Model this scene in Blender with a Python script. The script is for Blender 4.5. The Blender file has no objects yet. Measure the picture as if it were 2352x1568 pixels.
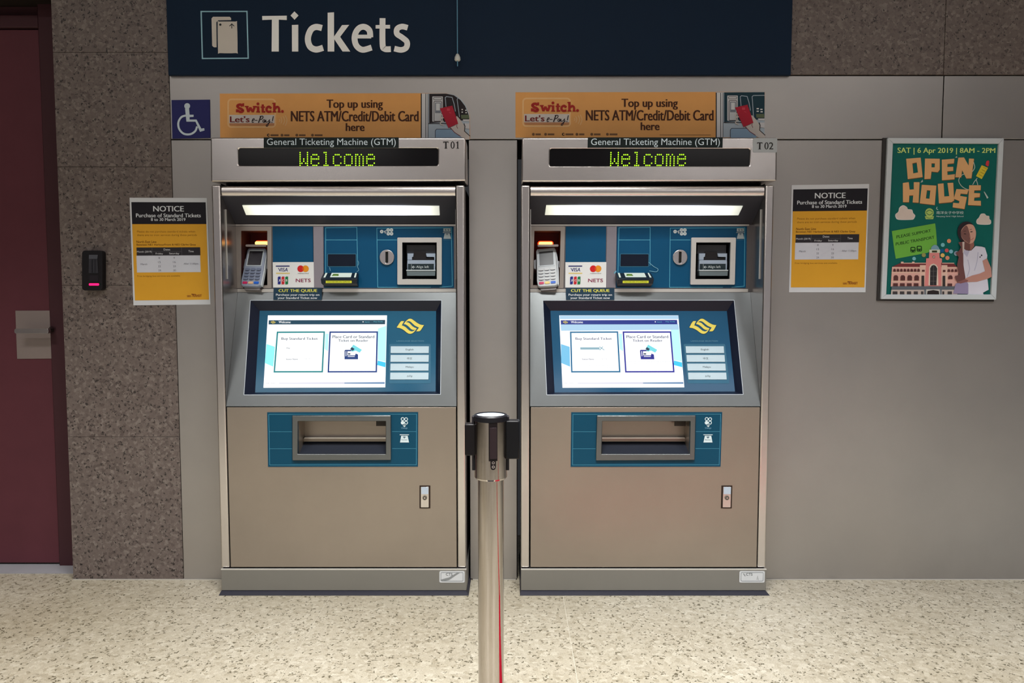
import bpy, bmesh, math, random
from mathutils import Vector, Matrix
from mathutils.geometry import tessellate_polygon, delaunay_2d_cdt
random.seed(7)
S = bpy.context.scene
COL = S.collection

# ------------------------------------------------------------------ camera, world, lights, exposure
F_PX = 1700.0; PITCH = math.radians(3.67); D = 3.16; H = 1.245
cam = bpy.data.objects.new('camera', bpy.data.cameras.new('camera'))
COL.objects.link(cam); S.camera = cam
cam.data.sensor_width = 36.0; cam.data.lens = 36.0 * F_PX / 2352.0
cam.location = (0, -D, H); cam.rotation_euler = (math.pi / 2 - PITCH, 0, 0)
cam.data.clip_start = 0.05

W = bpy.data.worlds.new('world'); S.world = W; W.use_nodes = True
W.node_tree.nodes['Background'].inputs[0].default_value = (0.9, 0.93, 1.0, 1)
W.node_tree.nodes['Background'].inputs[1].default_value = 0.03

S.view_settings.view_transform = 'Standard'; S.view_settings.look = 'None'
S.view_settings.exposure = 0.0; S.view_settings.gamma = 1.0
S.view_settings.use_curve_mapping = False
try:
    S.cycles.use_denoising = True
    S.cycles.max_bounces = 8
    S.cycles.caustics_reflective = False; S.cycles.caustics_refractive = False
except Exception:
    pass

CEIL = 3.35
LIGHTS = [  # x, y, sx, sy, watts, colour, spread
    (0.05, -1.75, 1.3, 0.35, 70, (1.0, 0.99, 0.96), 100),
    (-2.3, -2.0, 1.3, 0.35, 42, (1.0, 0.96, 0.92), 100),
    (2.4, -2.0, 1.3, 0.35, 52, (0.95, 0.96, 1.0), 100),
    (-2.3, -4.3, 1.9, 0.40, 13, (0.97, 0.97, 1.0), 115),  # unseen row, added to brighten reflections in the upper steel
    (0.0, -4.3, 1.9, 0.40, 13, (0.97, 0.97, 1.0), 115),
    (2.3, -4.3, 1.9, 0.40, 13, (0.96, 0.97, 1.0), 115),
    (-2.8, -7.4, 2.4, 0.5, 60, (1.0, 0.97, 0.99), 155),  # unseen far pair, added to light the front wall that the steel mirrors
    (2.8, -7.4, 2.4, 0.5, 60, (0.98, 0.96, 1.0), 155),
]
for i, (x, y, sx, sy, e, c, sp) in enumerate(LIGHTS):
    L = bpy.data.lights.new('ceiling_lamp_light', 'AREA'); L.shape = 'RECTANGLE'
    L.size = sx; L.size_y = sy; L.energy = e; L.color = c; L.spread = math.radians(sp)
    o = bpy.data.objects.new('ceiling_lamp_light', L); COL.objects.link(o)
    o.location = (x, y, CEIL - 0.06)

# ------------------------------------------------------------------ measuring helpers
CP, SP = math.cos(PITCH), math.sin(PITCH)
CAM = Vector((0, -D, H))
def ray(u, v):
    a = (u - 1176) / F_PX; b = (784 - v) / F_PX
    return Vector((a, CP + b * SP, -SP + b * CP))
class Plane:
    """a real plane of the place; pt() says where on it a measured image point lies"""
    def __init__(s, p, n):
        s.p = Vector(p); s.n = Vector(n).normalized()
    def pt(s, u, v):
        d = ray(u, v); return CAM + d * ((s.p - CAM).dot(s.n) / d.dot(s.n))
class Local:
    def __init__(s, o, ex, ey, n=None):
        s.o = Vector(o); s.ex = Vector(ex); s.ey = Vector(ey)
        s.n = Vector(n).normalized() if n is not None else s.ey.cross(s.ex).normalized()
    def pt(s, u, v): return s.o + s.ex * u + s.ey * v
def at(u, v, Y): return Plane((0, Y, 0), (0, -1, 0)).pt(u, v)
YW, YF, YB = 0.0, -0.15, 0.012          # wall face, machine front, machine alcove back
PW = Plane((0, YW, 0), (0, -1, 0)); PF = Plane((0, YF, 0), (0, -1, 0)); PB = Plane((0, YB, 0), (0, -1, 0))

# ------------------------------------------------------------------ materials
def lin(c):
    c = c / 255.0
    return c / 12.92 if c <= 0.04045 else ((c + 0.055) / 1.055) ** 2.4
def rgb(c): return (lin(c[0]), lin(c[1]), lin(c[2]), 1)
CACHE = {}
def base_mat(name):
    m = bpy.data.materials.new(name); m.use_nodes = True
    return m, m.node_tree, m.node_tree.nodes['Principled BSDF']
def mx(nt, a, b, fac, mode='MIX'):
    n = nt.nodes.new('ShaderNodeMix'); n.data_type = 'RGBA'; n.blend_type = mode
    for sock, val in ((n.inputs[0], fac), (n.inputs[6], a), (n.inputs[7], b)):
        if hasattr(val, 'links') or isinstance(val, bpy.types.NodeSocket): nt.links.new(val, sock)
        else: sock.default_value = val
    return n.outputs[2]
def noise(nt, scale, detail=3, rough=0.5, stretch=None):
    tc = nt.nodes.new('ShaderNodeTexCoord'); n = nt.nodes.new('ShaderNodeTexNoise')
    n.inputs['Scale'].default_value = scale; n.inputs['Detail'].default_value = detail; n.inputs['Roughness'].default_value = rough
    src = tc.outputs['Object']
    if stretch:
        mp = nt.nodes.new('ShaderNodeMapping'); mp.inputs['Scale'].default_value = stretch
        nt.links.new(src, mp.inputs[0]); src = mp.outputs[0]
    nt.links.new(src, n.inputs['Vector']); return n.outputs[0]
def ramp(nt, src, stops):
    r = nt.nodes.new('ShaderNodeValToRGB'); nt.links.new(src, r.inputs[0])
    e = r.color_ramp.elements
    while len(e) < len(stops): e.new(0.5)
    for k, (p, c) in enumerate(stops):
        e[k].position = p; e[k].color = c if len(c) == 4 else (*c, 1)
    return r.outputs[0]
def C(r, g, b, rough=0.5, metal=0.0, emit=0.0, var=0.06, coat=0.0, spec=0.25):
    k = ('c', r, g, b, rough, metal, emit, var, coat, spec)
    if k in CACHE: return CACHE[k]
    m, nt, p = base_mat('paint_%d_%d_%d' % (r, g, b))
    c = rgb((r, g, b)); lo = tuple(x * (1 - var * 2) for x in c[:3]) + (1,); hi = tuple(min(1, x * (1 + var)) for x in c[:3]) + (1,)
    col = mx(nt, lo, hi, noise(nt, 9.0))
    if emit > 0:
        nt.links.new(col, p.inputs['Emission Color']); p.inputs['Emission Strength'].default_value = emit
        p.inputs['Base Color'].default_value = (0.01, 0.01, 0.012, 1)
    else:
        nt.links.new(col, p.inputs['Base Color'])
    p.inputs['Roughness'].default_value = rough; p.inputs['Metallic'].default_value = metal
    p.inputs['Coat Weight'].default_value = coat; p.inputs['Specular IOR Level'].default_value = spec
    CACHE[k] = m; return m
def steel(name, c, rough=0.36, metal=0.85, stain=0.18, grain=(1, 1, 40)):
    m, nt, p = base_mat(name)
    b = rgb(c); d = tuple(x * (1 - stain) for x in b[:3]) + (1,); l = tuple(min(1, x * (1 + stain * .6)) for x in b[:3]) + (1,)
    warm = (b[0] * 1.04, b[1] * .98, b[2] * .90, 1)
    col = mx(nt, d, l, noise(nt, 2.6, 5, 0.6))
    col = mx(nt, col, warm, noise(nt, 1.3, 2))
    nt.links.new(col, p.inputs['Base Color'])
    g = noise(nt, 60, 3, 0.6, grain)
    mr = nt.nodes.new('ShaderNodeMapRange'); nt.links.new(g, mr.inputs[0])
    mr.inputs[3].default_value = rough - 0.03; mr.inputs[4].default_value = rough + 0.06
    nt.links.new(mr.outputs[0], p.inputs['Roughness'])
    bp = nt.nodes.new('ShaderNodeBump'); bp.inputs['Strength'].default_value = 0.05; bp.inputs['Distance'].default_value = 0.002
    w = noise(nt, 5, 3, 0.5); ad = nt.nodes.new('ShaderNodeMath'); ad.operation = 'ADD'
    nt.links.new(g, ad.inputs[0]); nt.links.new(w, ad.inputs[1]); nt.links.new(ad.outputs[0], bp.inputs['Height'])
    nt.links.new(bp.outputs[0], p.inputs['Normal'])
    p.inputs['Metallic'].default_value = metal
    return m
def terrazzo(name, base, chips, dark, scale, rough, dk=0.14, bump=0.0, patch=None):
    m, nt, p = base_mat(name)
    tc = nt.nodes.new('ShaderNodeTexCoord')
    wn = nt.nodes.new('ShaderNodeTexNoise'); wn.inputs['Scale'].default_value = scale * 1.3; wn.inputs['Detail'].default_value = 2
    nt.links.new(tc.outputs['Object'], wn.inputs['Vector'])
    va = nt.nodes.new('ShaderNodeVectorMath'); va.operation = 'MULTIPLY_ADD'
    nt.links.new(wn.outputs['Color'], va.inputs[0]); va.inputs[1].default_value = (1.3 / scale,) * 3
    nt.links.new(tc.outputs['Object'], va.inputs[2])
    v = nt.nodes.new('ShaderNodeTexVoronoi'); v.inputs['Scale'].default_value = scale
    nt.links.new(va.outputs[0], v.inputs['Vector'])
    sep = nt.nodes.new('ShaderNodeSeparateColor'); nt.links.new(v.outputs['Color'], sep.inputs[0])
    col = ramp(nt, sep.outputs[0], [(0.0, rgb(chips[0])), (0.33, rgb(chips[1])), (0.66, rgb(base)), (1.0, rgb(chips[2]))])
    col = mx(nt, col, rgb(base), 0.35)
    # darker flecks
    v2 = nt.nodes.new('ShaderNodeTexVoronoi'); v2.inputs['Scale'].default_value = scale * 1.05
    va2 = nt.nodes.new('ShaderNodeVectorMath'); va2.operation = 'MULTIPLY_ADD'
    nt.links.new(wn.outputs['Color'], va2.inputs[0]); va2.inputs[1].default_value = (2.4 / scale,) * 3
    nt.links.new(tc.outputs['Object'], va2.inputs[2]); nt.links.new(va2.outputs[0], v2.inputs['Vector'])
    s2 = nt.nodes.new('ShaderNodeSeparateColor'); nt.links.new(v2.outputs['Color'], s2.inputs[0])
    near = ramp(nt, v2.outputs['Distance'], [(0.30, (1, 1, 1)), (0.46, (0, 0, 0))])
    pick = ramp(nt, s2.outputs[1], [(dk, (1, 1, 1)), (dk + 0.02, (0, 0, 0))])
    f = nt.nodes.new('ShaderNodeMath'); f.operation = 'MULTIPLY'; nt.links.new(near, f.inputs[0]); nt.links.new(pick, f.inputs[1])
    col = mx(nt, col, rgb(dark), f.outputs[0])
    fine = ramp(nt, noise(nt, scale * 4.5, 3, .7), [(0.3, (.74, .74, .74)), (0.7, (1.12, 1.12, 1.12))])
    col = mx(nt, col, fine, 1.0, 'MULTIPLY')
    if patch:
        pf = ramp(nt, noise(nt, 0.9, 2), [(0.35, (0, 0, 0)), (0.7, (1, 1, 1))])
        col = mx(nt, col, rgb(patch), pf, 'MULTIPLY')
    nt.links.new(col, p.inputs['Base Color']); p.inputs['Roughness'].default_value = rough
    if bump:
        bp = nt.nodes.new('ShaderNodeBump'); bp.inputs['Strength'].default_value = bump; bp.inputs['Distance'].default_value = 0.002
        nt.links.new(v.outputs['Distance'], bp.inputs['Height']); nt.links.new(bp.outputs[0], p.inputs['Normal'])
    return m

M_WALL = steel('steel_wall_cladding', (172, 171, 172), 0.38, 0.8, 0.24)
M_ST = steel('steel_cabinet', (184, 178, 174), 0.32, 0.75, 0.12)
M_ST2 = steel('steel_front_door', (158, 150, 142), 0.34, 0.75, 0.26)
M_POL = steel('steel_polished', (208, 206, 208), 0.22, 0.95, 0.06)
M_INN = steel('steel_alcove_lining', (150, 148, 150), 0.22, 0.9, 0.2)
M_SLANT = steel('steel_screen_surround', (114, 120, 124), 0.30, 0.85, 0.3)
M_PLINTH = steel('steel_plinth', (138, 139, 138), 0.4, 0.7, 0.1)
M_BRIGHT = steel('steel_trim_bright', (222, 223, 222), 0.28, 0.55, 0.05)
M_CHROME = steel('chrome_post', (178, 174, 172), 0.06, 1.0, 0.04, (1, 1, 1))
M_GRAN = terrazzo('granite_slab', (101, 90, 86), ((74, 64, 61), (108, 97, 93), (134, 125, 119)), (40, 34, 33), 88, 0.5, 0.20, 0.1)
M_FLOOR = terrazzo('terrazzo_floor', (180, 173, 155), ((154, 146, 126), (186, 180, 164), (206, 201, 186)), (98, 92, 74), 70, 0.30, 0.30, 0.0, (226, 222, 214))
M_DARK = C(22, 20, 20, 0.6)
M_GAP = C(38, 30, 26, 0.7)
M_BLK = C(24, 26, 34, 0.35)
M_BLACKG = C(12, 11, 15, 0.16, spec=0.3)
M_NAVY = C(4, 30, 54, 0.7, var=0.05)
M_BLUE = C(0, 76, 116, 0.42, var=0.05)
M_BLUED = C(0, 66, 92, 0.42, var=0.05)
M_LINE = C(86, 170, 200, 0.5)
M_WHITE = C(222, 224, 224, 0.5, var=0.02)
M_LET = C(244, 246, 246, 0.6, var=0.02)

# ------------------------------------------------------------------ mesh builder
TXT = {}
def glyphs(body, bold):
    k = (body, bold)
    if k not in TXT:
        c = bpy.data.curves.new('lettering', 'FONT'); c.body = body; c.resolution_u = 3; c.offset = bold
        o = bpy.data.objects.new('lettering', c); COL.objects.link(o)
        dg = bpy.context.evaluated_depsgraph_get()
        m = bpy.data.meshes.new_from_object(o.evaluated_get(dg))
        vs = [(v.co.x, v.co.y) for v in m.vertices]; fs = [list(p.vertices) for p in m.polygons]
        bpy.data.objects.remove(o); bpy.data.curves.remove(c); bpy.data.meshes.remove(m)
        TXT[k] = (vs, fs)
    return TXT[k]
def catmull(pts, n=6, closed=False):
    out = []; m = len(pts); rng = range(m) if closed else range(m - 1)
    g = (lambda i: pts[i % m]) if closed else (lambda i: pts[max(0, min(m - 1, i))])
    for i in rng:
        p0, p1, p2, p3 = g(i - 1), g(i), g(i + 1), g(i + 2)
        for k in range(n):
            t = k / n; t2 = t * t; t3 = t2 * t
            out.append(tuple(0.5 * (2 * p1[a] + (p2[a] - p0[a]) * t + (2 * p0[a] - 5 * p1[a] + 4 * p2[a] - p3[a]) * t2 + (3 * p1[a] - p0[a] - 3 * p2[a] + p3[a]) * t3) for a in (0, 1)))
    if not closed: out.append(tuple(pts[-1]))
    return out
def rr(u0, v0, u1, v1, r=0.0, n=4):
    if r <= 0: return [(u0, v0), (u1, v0), (u1, v1), (u0, v1)]
    out = []
    for cx, cy, a0 in ((u1 - r, v0 + r, -90), (u1 - r, v1 - r, 0), (u0 + r, v1 - r, 90), (u0 + r, v0 + r, 180)):
        for k in range(n + 1):
            a = math.radians(a0 + 90 * k / n); out.append((cx + r * math.cos(a), cy + r * math.sin(a)))
    return out
def circ(cx, cy, rx, ry=None, n=20):
    ry = rx if ry is None else ry
    return [(cx + rx * math.cos(2 * math.pi * k / n), cy + ry * math.sin(2 * math.pi * k / n)) for k in range(n)]
def bil(q):
    (a, b, c, d) = q   # TL TR BR BL
    return lambda s, t: ((a[0] * (1 - s) + b[0] * s) * (1 - t) + (d[0] * (1 - s) + c[0] * s) * t, (a[1] * (1 - s) + b[1] * s) * (1 - t) + (d[1] * (1 - s) + c[1] * s) * t)

class Art:
    def __init__(s, plane=None, mp=None, dx=0.0, lift=0.0006, mat=None):
        s.pl = plane; s.mp = mp; s.dx = Vector((dx, 0, 0)); s.lift = lift
        s.v = []; s.f = []; s.fm = []; s.mats = []; s.cur = 0
        if mat: s.m(mat)
    def m(s, mat, step=0.0):
        if mat not in s.mats: s.mats.append(mat)
        s.cur = s.mats.index(mat); s.lift += step; return s
    def c(s, *a, **k): return s.m(C(*a, **k), 0.00012)
    def P(s, p, lift=None):
        u, v = s.mp(*p) if s.mp else p
        return s.pl.pt(u, v) + s.pl.n * (s.lift if lift is None else lift) + s.dx
    def face(s, idx): s.f.append(list(idx)); s.fm.append(s.cur)
    def add(s, vs, fs):
        b = len(s.v); s.v += [Vector(x) for x in vs]
        for f in fs: s.face([b + i for i in f])
    def poly(s, pts, holes=(), lift=None):
        if lift is None: s.lift += 3e-5
        loops = [list(pts)] + [list(h) for h in holes]
        flat = [q for l in loops for q in l]
        if holes:
            E_ = []; b = 0
            for l in loops:
                E_ += [(b + i, b + (i + 1) % len(l)) for i in range(len(l))]; b += len(l)
            cv, _, cf, _, _, _ = delaunay_2d_cdt([Vector(q) for q in flat], E_, [], 0, 1e-6)
            def ins(p, l):
                r = False; j = len(l) - 1
                for i in range(len(l)):
                    if (l[i][1] > p[1]) != (l[j][1] > p[1]) and p[0] < (l[j][0] - l[i][0]) * (p[1] - l[i][1]) / (l[j][1] - l[i][1]) + l[i][0]: r = not r
                    j = i
                return r
            tri = []
            for f in cf:
                c = (sum(cv[i][0] for i in f) / 3, sum(cv[i][1] for i in f) / 3)
                if ins(c, loops[0]) and not any(ins(c, h) for h in loops[1:]): tri.append(list(f))
            s.add([s.P((q[0], q[1]), lift) for q in cv], tri); return s
        tri = tessellate_polygon([[Vector((q[0], q[1], 0)) for q in l] for l in loops])
        s.add([s.P(q, lift) for q in flat], [list(t) for t in tri]); return s
    def prism(s, pts, l0, l1, holes=(), back=True):
        """l1 is the face towards the viewer"""
        s.poly(pts, holes, l1)
        if back: s.poly(pts, holes, l0)
        for l in [list(pts)] + [list(h) for h in holes]:
            n = len(l); vs = [s.P(q, l0) for q in l] + [s.P(q, l1) for q in l]
            s.add(vs, [[i, (i + 1) % n, n + (i + 1) % n, n + i] for i in range(n)])
        return s
    def ring(s, A, la, B, lb):
        n = len(A); vs = [s.P(q, la) for q in A] + [s.P(q, lb) for q in B]
        s.add(vs, [[i, (i + 1) % n, n + (i + 1) % n, n + i] for i in range(n)]); return s
    def rect(s, u0, v0, u1, v1, r=0.0):
        return s.poly(rr(u0, v0, u1, v1, r))
    def disc(s, cx, cy, rx, ry=None, n=18): return s.poly(circ(cx, cy, rx, ry, n))
    def stroke(s, pts, w, closed=False, smooth=0, taper=None):
        s.lift += 3e-5
        if smooth: pts = catmull(pts, smooth, closed)
        n = len(pts); L = []; R = []
        for i in range(n):
            a = pts[i - 1] if (closed or i > 0) else pts[i]; b = pts[(i + 1) % n] if (closed or i < n - 1) else pts[i]
            p = pts[i]
            d1 = (p[0] - a[0], p[1] - a[1]); d2 = (b[0] - p[0], b[1] - p[1])
            l1 = math.hypot(*d1) or 1; l2 = math.hypot(*d2) or 1
            t = (d1[0] / l1 + d2[0] / l2, d1[1] / l1 + d2[1] / l2); lt = math.hypot(*t) or 1
            t = (t[0] / lt, t[1] / lt); k = 1.0
            if d1 != (0, 0) and d2 != (0, 0): k = 1 / max(0.5, abs(t[0] * d2[0] / l2 + t[1] * d2[1] / l2))
            ww = w / 2 * k * (taper(i / (n - 1)) if taper else 1)
            L.append((p[0] - t[1] * ww, p[1] + t[0] * ww)); R.append((p[0] + t[1] * ww, p[1] - t[0] * ww))
        vs = [s.P(q) for q in L] + [s.P(q) for q in R]
        s.add(vs, [[i, (i + 1) % n, n + (i + 1) % n, n + i] for i in range(n if closed else n - 1)]); return s
    def lines(s, segs, w):
        for q in segs: s.stroke(q, w)
        return s
    def text(s, body, q, bold=0.0, lift=None):
        if bold > 0 and lift is None:
            qq = rr(*q) if not isinstance(q[0], (tuple, list)) else q
            w = math.hypot(qq[1][0] - qq[0][0], qq[1][1] - qq[0][1]); vs, _ = glyphs(body, 0)
            h_ = (max(v[0] for v in vs) - min(v[0] for v in vs)); k = w / h_ * bold * .62; d = ((qq[1][0] - qq[0][0]) / w * k, (qq[1][1] - qq[0][1]) / w * k)
            for t in (-1, 0, 1): s.text(body, [(p[0] + d[0] * t, p[1] + d[1] * t) for p in qq], 0)
            return s
        if lift is None: s.lift += 3e-5
        vs, fs = glyphs(body, bold)
        if not vs: return s
        if not isinstance(q[0], (tuple, list)): q = rr(*q)
        B = bil(q); x0 = min(a for a, b in vs); x1 = max(a for a, b in vs); y0 = min(b for a, b in vs); y1 = max(b for a, b in vs)
        s.add([s.P(B((a - x0) / (x1 - x0), (y1 - b) / (y1 - y0)), lift) for a, b in vs], fs); return s
    def box(s, x0, x1, y0, y1, z0, z1):
        vs = [Vector((x, y, z)) + s.dx for x in (x0, x1) for y in (y0, y1) for z in (z0, z1)]
        s.add(vs, [[0, 1, 3, 2], [4, 6, 7, 5], [0, 4, 5, 1], [2, 3, 7, 6], [0, 2, 6, 4], [1, 5, 7, 3]]); return s
    def quad(s, a, b, c, d): s.add([Vector(a) + s.dx, Vector(b) + s.dx, Vector(c) + s.dx, Vector(d) + s.dx], [[0, 1, 2, 3]]); return s
    def lathe(s, cx, cy, prof, n=48, a0=0, a1=360):
        k = len(prof); full = abs(a1 - a0) >= 360; m = n if full else n + 1; vs = []
        for i in range(m):
            a = math.radians(a0 + (a1 - a0) * i / n)
            for r, z in prof: vs.append((cx + r * math.cos(a), cy + r * math.sin(a), z))
        s.add(vs, [[i * k + j, ((i + 1) % m) * k + j, ((i + 1) % m) * k + j + 1, i * k + j + 1] for i in range(n if full else n) for j in range(k - 1)]); return s
    def build(s, name, parent=None, bevel=0.0, seg=2, label=None, cat=None, group=None, kind=None, merge=True, smooth=True):
        if parent is not None:
            root = parent
            while root.parent: root = root.parent
            off = root.location.copy()
        else:
            xs = [v.x for v in s.v]; ys = [v.y for v in s.v]; zs = [v.z for v in s.v]
            off = Vector(((min(xs) + max(xs)) / 2, (min(ys) + max(ys)) / 2, min(zs)))
        me = bpy.data.meshes.new(name); me.from_pydata([tuple(v - off) for v in s.v], [], s.f)
        for mt in s.mats: me.materials.append(mt)
        me.polygons.foreach_set('material_index', s.fm)
        bm = bmesh.new(); bm.from_mesh(me)
        if merge: bmesh.ops.remove_doubles(bm, verts=bm.verts, dist=1e-5)
        if bevel: bmesh.ops.recalc_face_normals(bm, faces=bm.faces)
        bm.to_mesh(me); bm.free()
        if smooth:
            me.polygons.foreach_set('use_smooth', [True] * len(me.polygons)); me.set_sharp_from_angle(angle=math.radians(35))
        o = bpy.data.objects.new(name, me); COL.objects.link(o)
        if parent is not None: o.parent = parent
        else: o.location = off
        if bevel:
            b = o.modifiers.new('bevel', 'BEVEL'); b.width = bevel; b.segments = seg; b.limit_method = 'ANGLE'; b.angle_limit = math.radians(40)
        tag(o, label, cat, group, kind); return o
def tag(o, label=None, cat=None, group=None, kind=None):
    if label: o['label'] = label
    if cat: o['category'] = cat
    if group: o['group'] = group
    if kind: o['kind'] = kind
    return o
def thing(name, loc, label, cat, group=None):
    o = bpy.data.objects.new(name, None); COL.objects.link(o); o.location = loc; o.empty_display_size = 0.1
    return tag(o, label, cat, group)

# ------------------------------------------------------------------ derived sizes of the machines
DX = ((at(1199, 430, YF).x - at(488, 430, YF).x) + (at(1196, 1290, YF).x - at(506.5, 1290, YF).x)) / 2
XO0, XO1 = at(496.5, 865, YF).x, at(1068.5, 865, YF).x        # outer sides
XI0, XI1 = at(516.5, 865, YF).x, at(1049, 865, YF).x          # inner sides of the jambs
Z = lambda v, Y=YF: at(1176, v, Y).z
ZTOP = Z(316)

# ------------------------------------------------------------------ setting
fl = Art(mat=C(200, 194, 180, .6)); fl.box(-7, 7, -9.5, 0.6, -0.05, -0.0012)
floor = fl.build('floor', kind='structure', smooth=False)
xs_ = [-7] + [x for x in (-.752 + .963 * k for k in range(-7, 9)) if -7 < x < 7] + [7]
ys_ = [0.6, -.292] + [-.292 - .963 * k for k in range(1, 10)] + [-9.5]
for xa, xb in zip(xs_, xs_[1:]):
    for yb, ya in zip(ys_, ys_[1:]):
        t = Art(mat=M_FLOOR); t.box(xa + .0011, xb - .0011, ya + .0011, yb - .0011, -.02, 0); t.build('floor_slab', floor, smooth=False)
ce = Art(mat=C(168, 168, 174, 0.8)); ce.box(-7, 7, -9.5, 0.0, CEIL, CEIL + 0.1)
ce.build('ceiling', kind='structure', smooth=False)
sw = C(140, 134, 138, 0.7)
Art(mat=sw).box(-7.1, -7, -9.5, 0, 0, CEIL).build('wall_left', kind='structure', smooth=False)
Art(mat=sw).box(7, 7.1, -9.5, 0, 0, CEIL).build('wall_right', kind='structure', smooth=False)
Art(mat=C(198, 199, 208, .7)).box(-7, 7, -9.6, -9.5, 0, CEIL).build('wall_front', kind='structure', smooth=False)

XG0 = PW.pt(142, 650).x; XG1 = PW.pt(401.5, 650).x      # granite pier between door and steel
XS1 = PW.pt(2352, 700).x + 1.6
ZG = PW.pt(1176, 173).z                                  # top edge of the steel cladding
ZJ = PW.pt(1176, 320.5).z
# masonry core behind the cladding (openings left for the two machines)
core = Art(mat=M_GAP)
core.box(XG0 + .02, XO0 - .01, 0.022, 0.5, 0, ZG); core.box(XO1 + .012, XO0 + DX - .012, 0.022, 0.5, 0, ZG)
core.box(XO1 + DX + .01, XS1, 0.022, 0.5, 0, ZG); core.box(-7, XG0 - 1.6, 0.022, 0.5, 0, CEIL)
core.box(XG0 + .02, XS1, 0.022, 0.5, ZTOP + .03, CEIL)
core.box(XG0 - 1.6, XG0 + .02, 0.022, 0.5, ZG + 0.35, CEIL)
wall = core.build('wall_back', kind='structure', smooth=False)
def slab(name, x0, x1, z0, z1, mat, bev=0.0015, y0=0.0, y1=0.02):
    a = Art(mat=mat); a.box(x0, x1, y0, y1, z0, z1); return a.build(name, wall, bevel=bev, seg=2)
g = 0.0022
xv = PW.pt(2166, 245).x
slab('steel_panel', XG1 + g, xv - g, ZJ + g, ZG - g, M_WALL)
slab('steel_panel', xv + g, XS1, ZJ + g, ZG - g, M_WALL)
slab('steel_panel', XG1 + g, XO0 + 0.004, 0.004, ZJ - g, M_WALL)
slab('steel_panel', PW.pt(1078, 700).x, PW.pt(1187.5, 700).x, 0.004, ZJ - g, M_WALL)
slab('steel_panel', XO1 + DX - 0.004, XS1, 0.004, ZJ - g, M_WALL)
# granite
for a, b in ((1003, 1331), (655, 1003), (383, 655), (120, 383), (-180, 120)):
    slab('granite_slab', XG0, XG1, max(PW.pt(260, b).z, 0.003) + .0006, PW.pt(260, a).z - .0006, M_GRAN, 0.0012)
xs0 = PW.pt(1816, 90).x; xs1 = PW.pt(2169, 90).x
zc = PW.pt(1176, -420).z
slab('granite_slab', xs0, xs1 - .001, ZG + .002, zc, M_GRAN, 0.0015, -0.004)
slab('granite_slab', xs1 + .001, xs1 + 0.9, ZG + .002, zc, M_GRAN, 0.0015, -0.004)
slab('granite_slab', xs1 + .902, XS1, ZG + .002, zc, M_GRAN, 0.0015, -0.004)
slab('granite_slab', XG1, xs0 - .001, PW.pt(1176, -130).z, zc, M_GRAN, 0.0015, -0.0)
# sealant bead along the foot of the wall
tr = Art(mat=C(176, 172, 164, 0.5)); tr.box(XG0, XO0 - 0.02, -0.004, 0.004, 0, 0.0035); tr.box(XO1 + DX + .01, XS1, -0.004, 0.004, 0, 0.0035); tr.box(XO1 + .02, XO0 + DX - .02, -0.004, 0.004, 0, 0.0035)
tr.build('trim_1', kind='structure', smooth=False)

# door recess on the left
YD = 0.17
M_DOOR = C(90, 47, 56, 0.55, var=0.08); M_DFR = C(66, 38, 44, 0.55)
M_PL = steel('steel_plate', (160, 150, 150), 0.4, 0.6, 0.15)
PD = Plane((0, YD, 0), (0, -1, 0))
xd1 = PD.pt(130, 1100).x; zd1 = PD.pt(60, 68).z
d = Art(mat=M_DOOR); d.box(xd1 - 0.95, xd1, YD, YD + .05, 0.012, zd1)
door = d.build('door_1', kind='structure', bevel=.003)
f = Art(mat=M_DFR)
f.box(xd1 + .004, XG0 + .06, YD - .012, YD + .1, 0.0, zd1 + .12)
f.box(xd1 - 1.05, xd1 + .004, YD - .012, YD + .1, zd1 + .005, PD.pt(60, 36).z)
f.box(xd1 - 1.05, xd1 + .004, YD + .02, YD + .1, PD.pt(60, 36).z, PD.pt(60, -260).z)
f.box(xd1 - 1.05, xd1 - .955, YD - .012, YD + .1, 0, zd1 + .12)
f.build('trim_2', kind='structure', bevel=.004)
t = Art(mat=C(150, 150, 156, 0.5)); t.box(xd1 - 1.05, XG0 + .02, YD - .10, YD + .012, 0, 0.004); t.build('trim_3', kind='structure', smooth=False)
a = Art(PD, mat=M_PL); a.prism([(36, 713), (136.5, 713), (141, 823), (40, 824)], 0.0, 0.003); a.build('handle_plate', door, bevel=.001)
a = Art(PD, mat=C(60, 52, 50, .4)); a.prism(circ(124, 757, 9), 0.003, 0.012); a.prism(rr(120, 753, 128, 761), .012, .05)
a.m(M_POL)
h = Art(PD, mat=M_POL); h.prism(rr(54, 753, 131, 764, 4), 0.045, 0.062)
lv = h.build('lever_handle', door, bevel=.004, seg=3); a.build('spindle', lv)
a = Art(PD, mat=C(70, 62, 62, .4)); a.prism(circ(131, 797, 4.5), 0.003, .006); a.m(C(150, 140, 138, .4)); a.stroke([(133, 790), (136, 797), (133, 808)], 2.2); a.build('keyhole', door)

# ------------------------------------------------------------------ overhead sign
sg = Art(PW, mat=M_NAVY)
sx0, sx1 = PW.pt(388.5, 90).x, PW.pt(1815, 90).x; szb = PW.pt(1100, 175).z
sg.box(sx0, sx1, -0.018, -0.0005, szb, szb + 0.56)
sign = sg.build('overhead_sign', bevel=.002, label='long dark navy overhead sign reading Tickets above both ticket machines', cat='sign')
PS = Plane((0, -0.018, 0), (0, -1, 0))
cz = 1 / 3.26667
mpS = lambda x, y: (380 + x * cz, y * cz)
a = Art(PS, mpS, lift=.0025, mat=M_LET)
a.poly([(727, 122), (912, 119), (912, 152), (852, 149), (852, 388), (798, 388), (800, 149), (728, 152)])
a.poly([(950, 189), (998, 187), (998, 388), (951, 388)]); a.poly([(969, 87), (1000, 118), (970, 150), (940, 118)])
a.stroke([(1176, 212), (1130, 204), (1092, 226), (1070, 290), (1086, 350), (1130, 373), (1184, 360)], 46, smooth=6)
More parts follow.
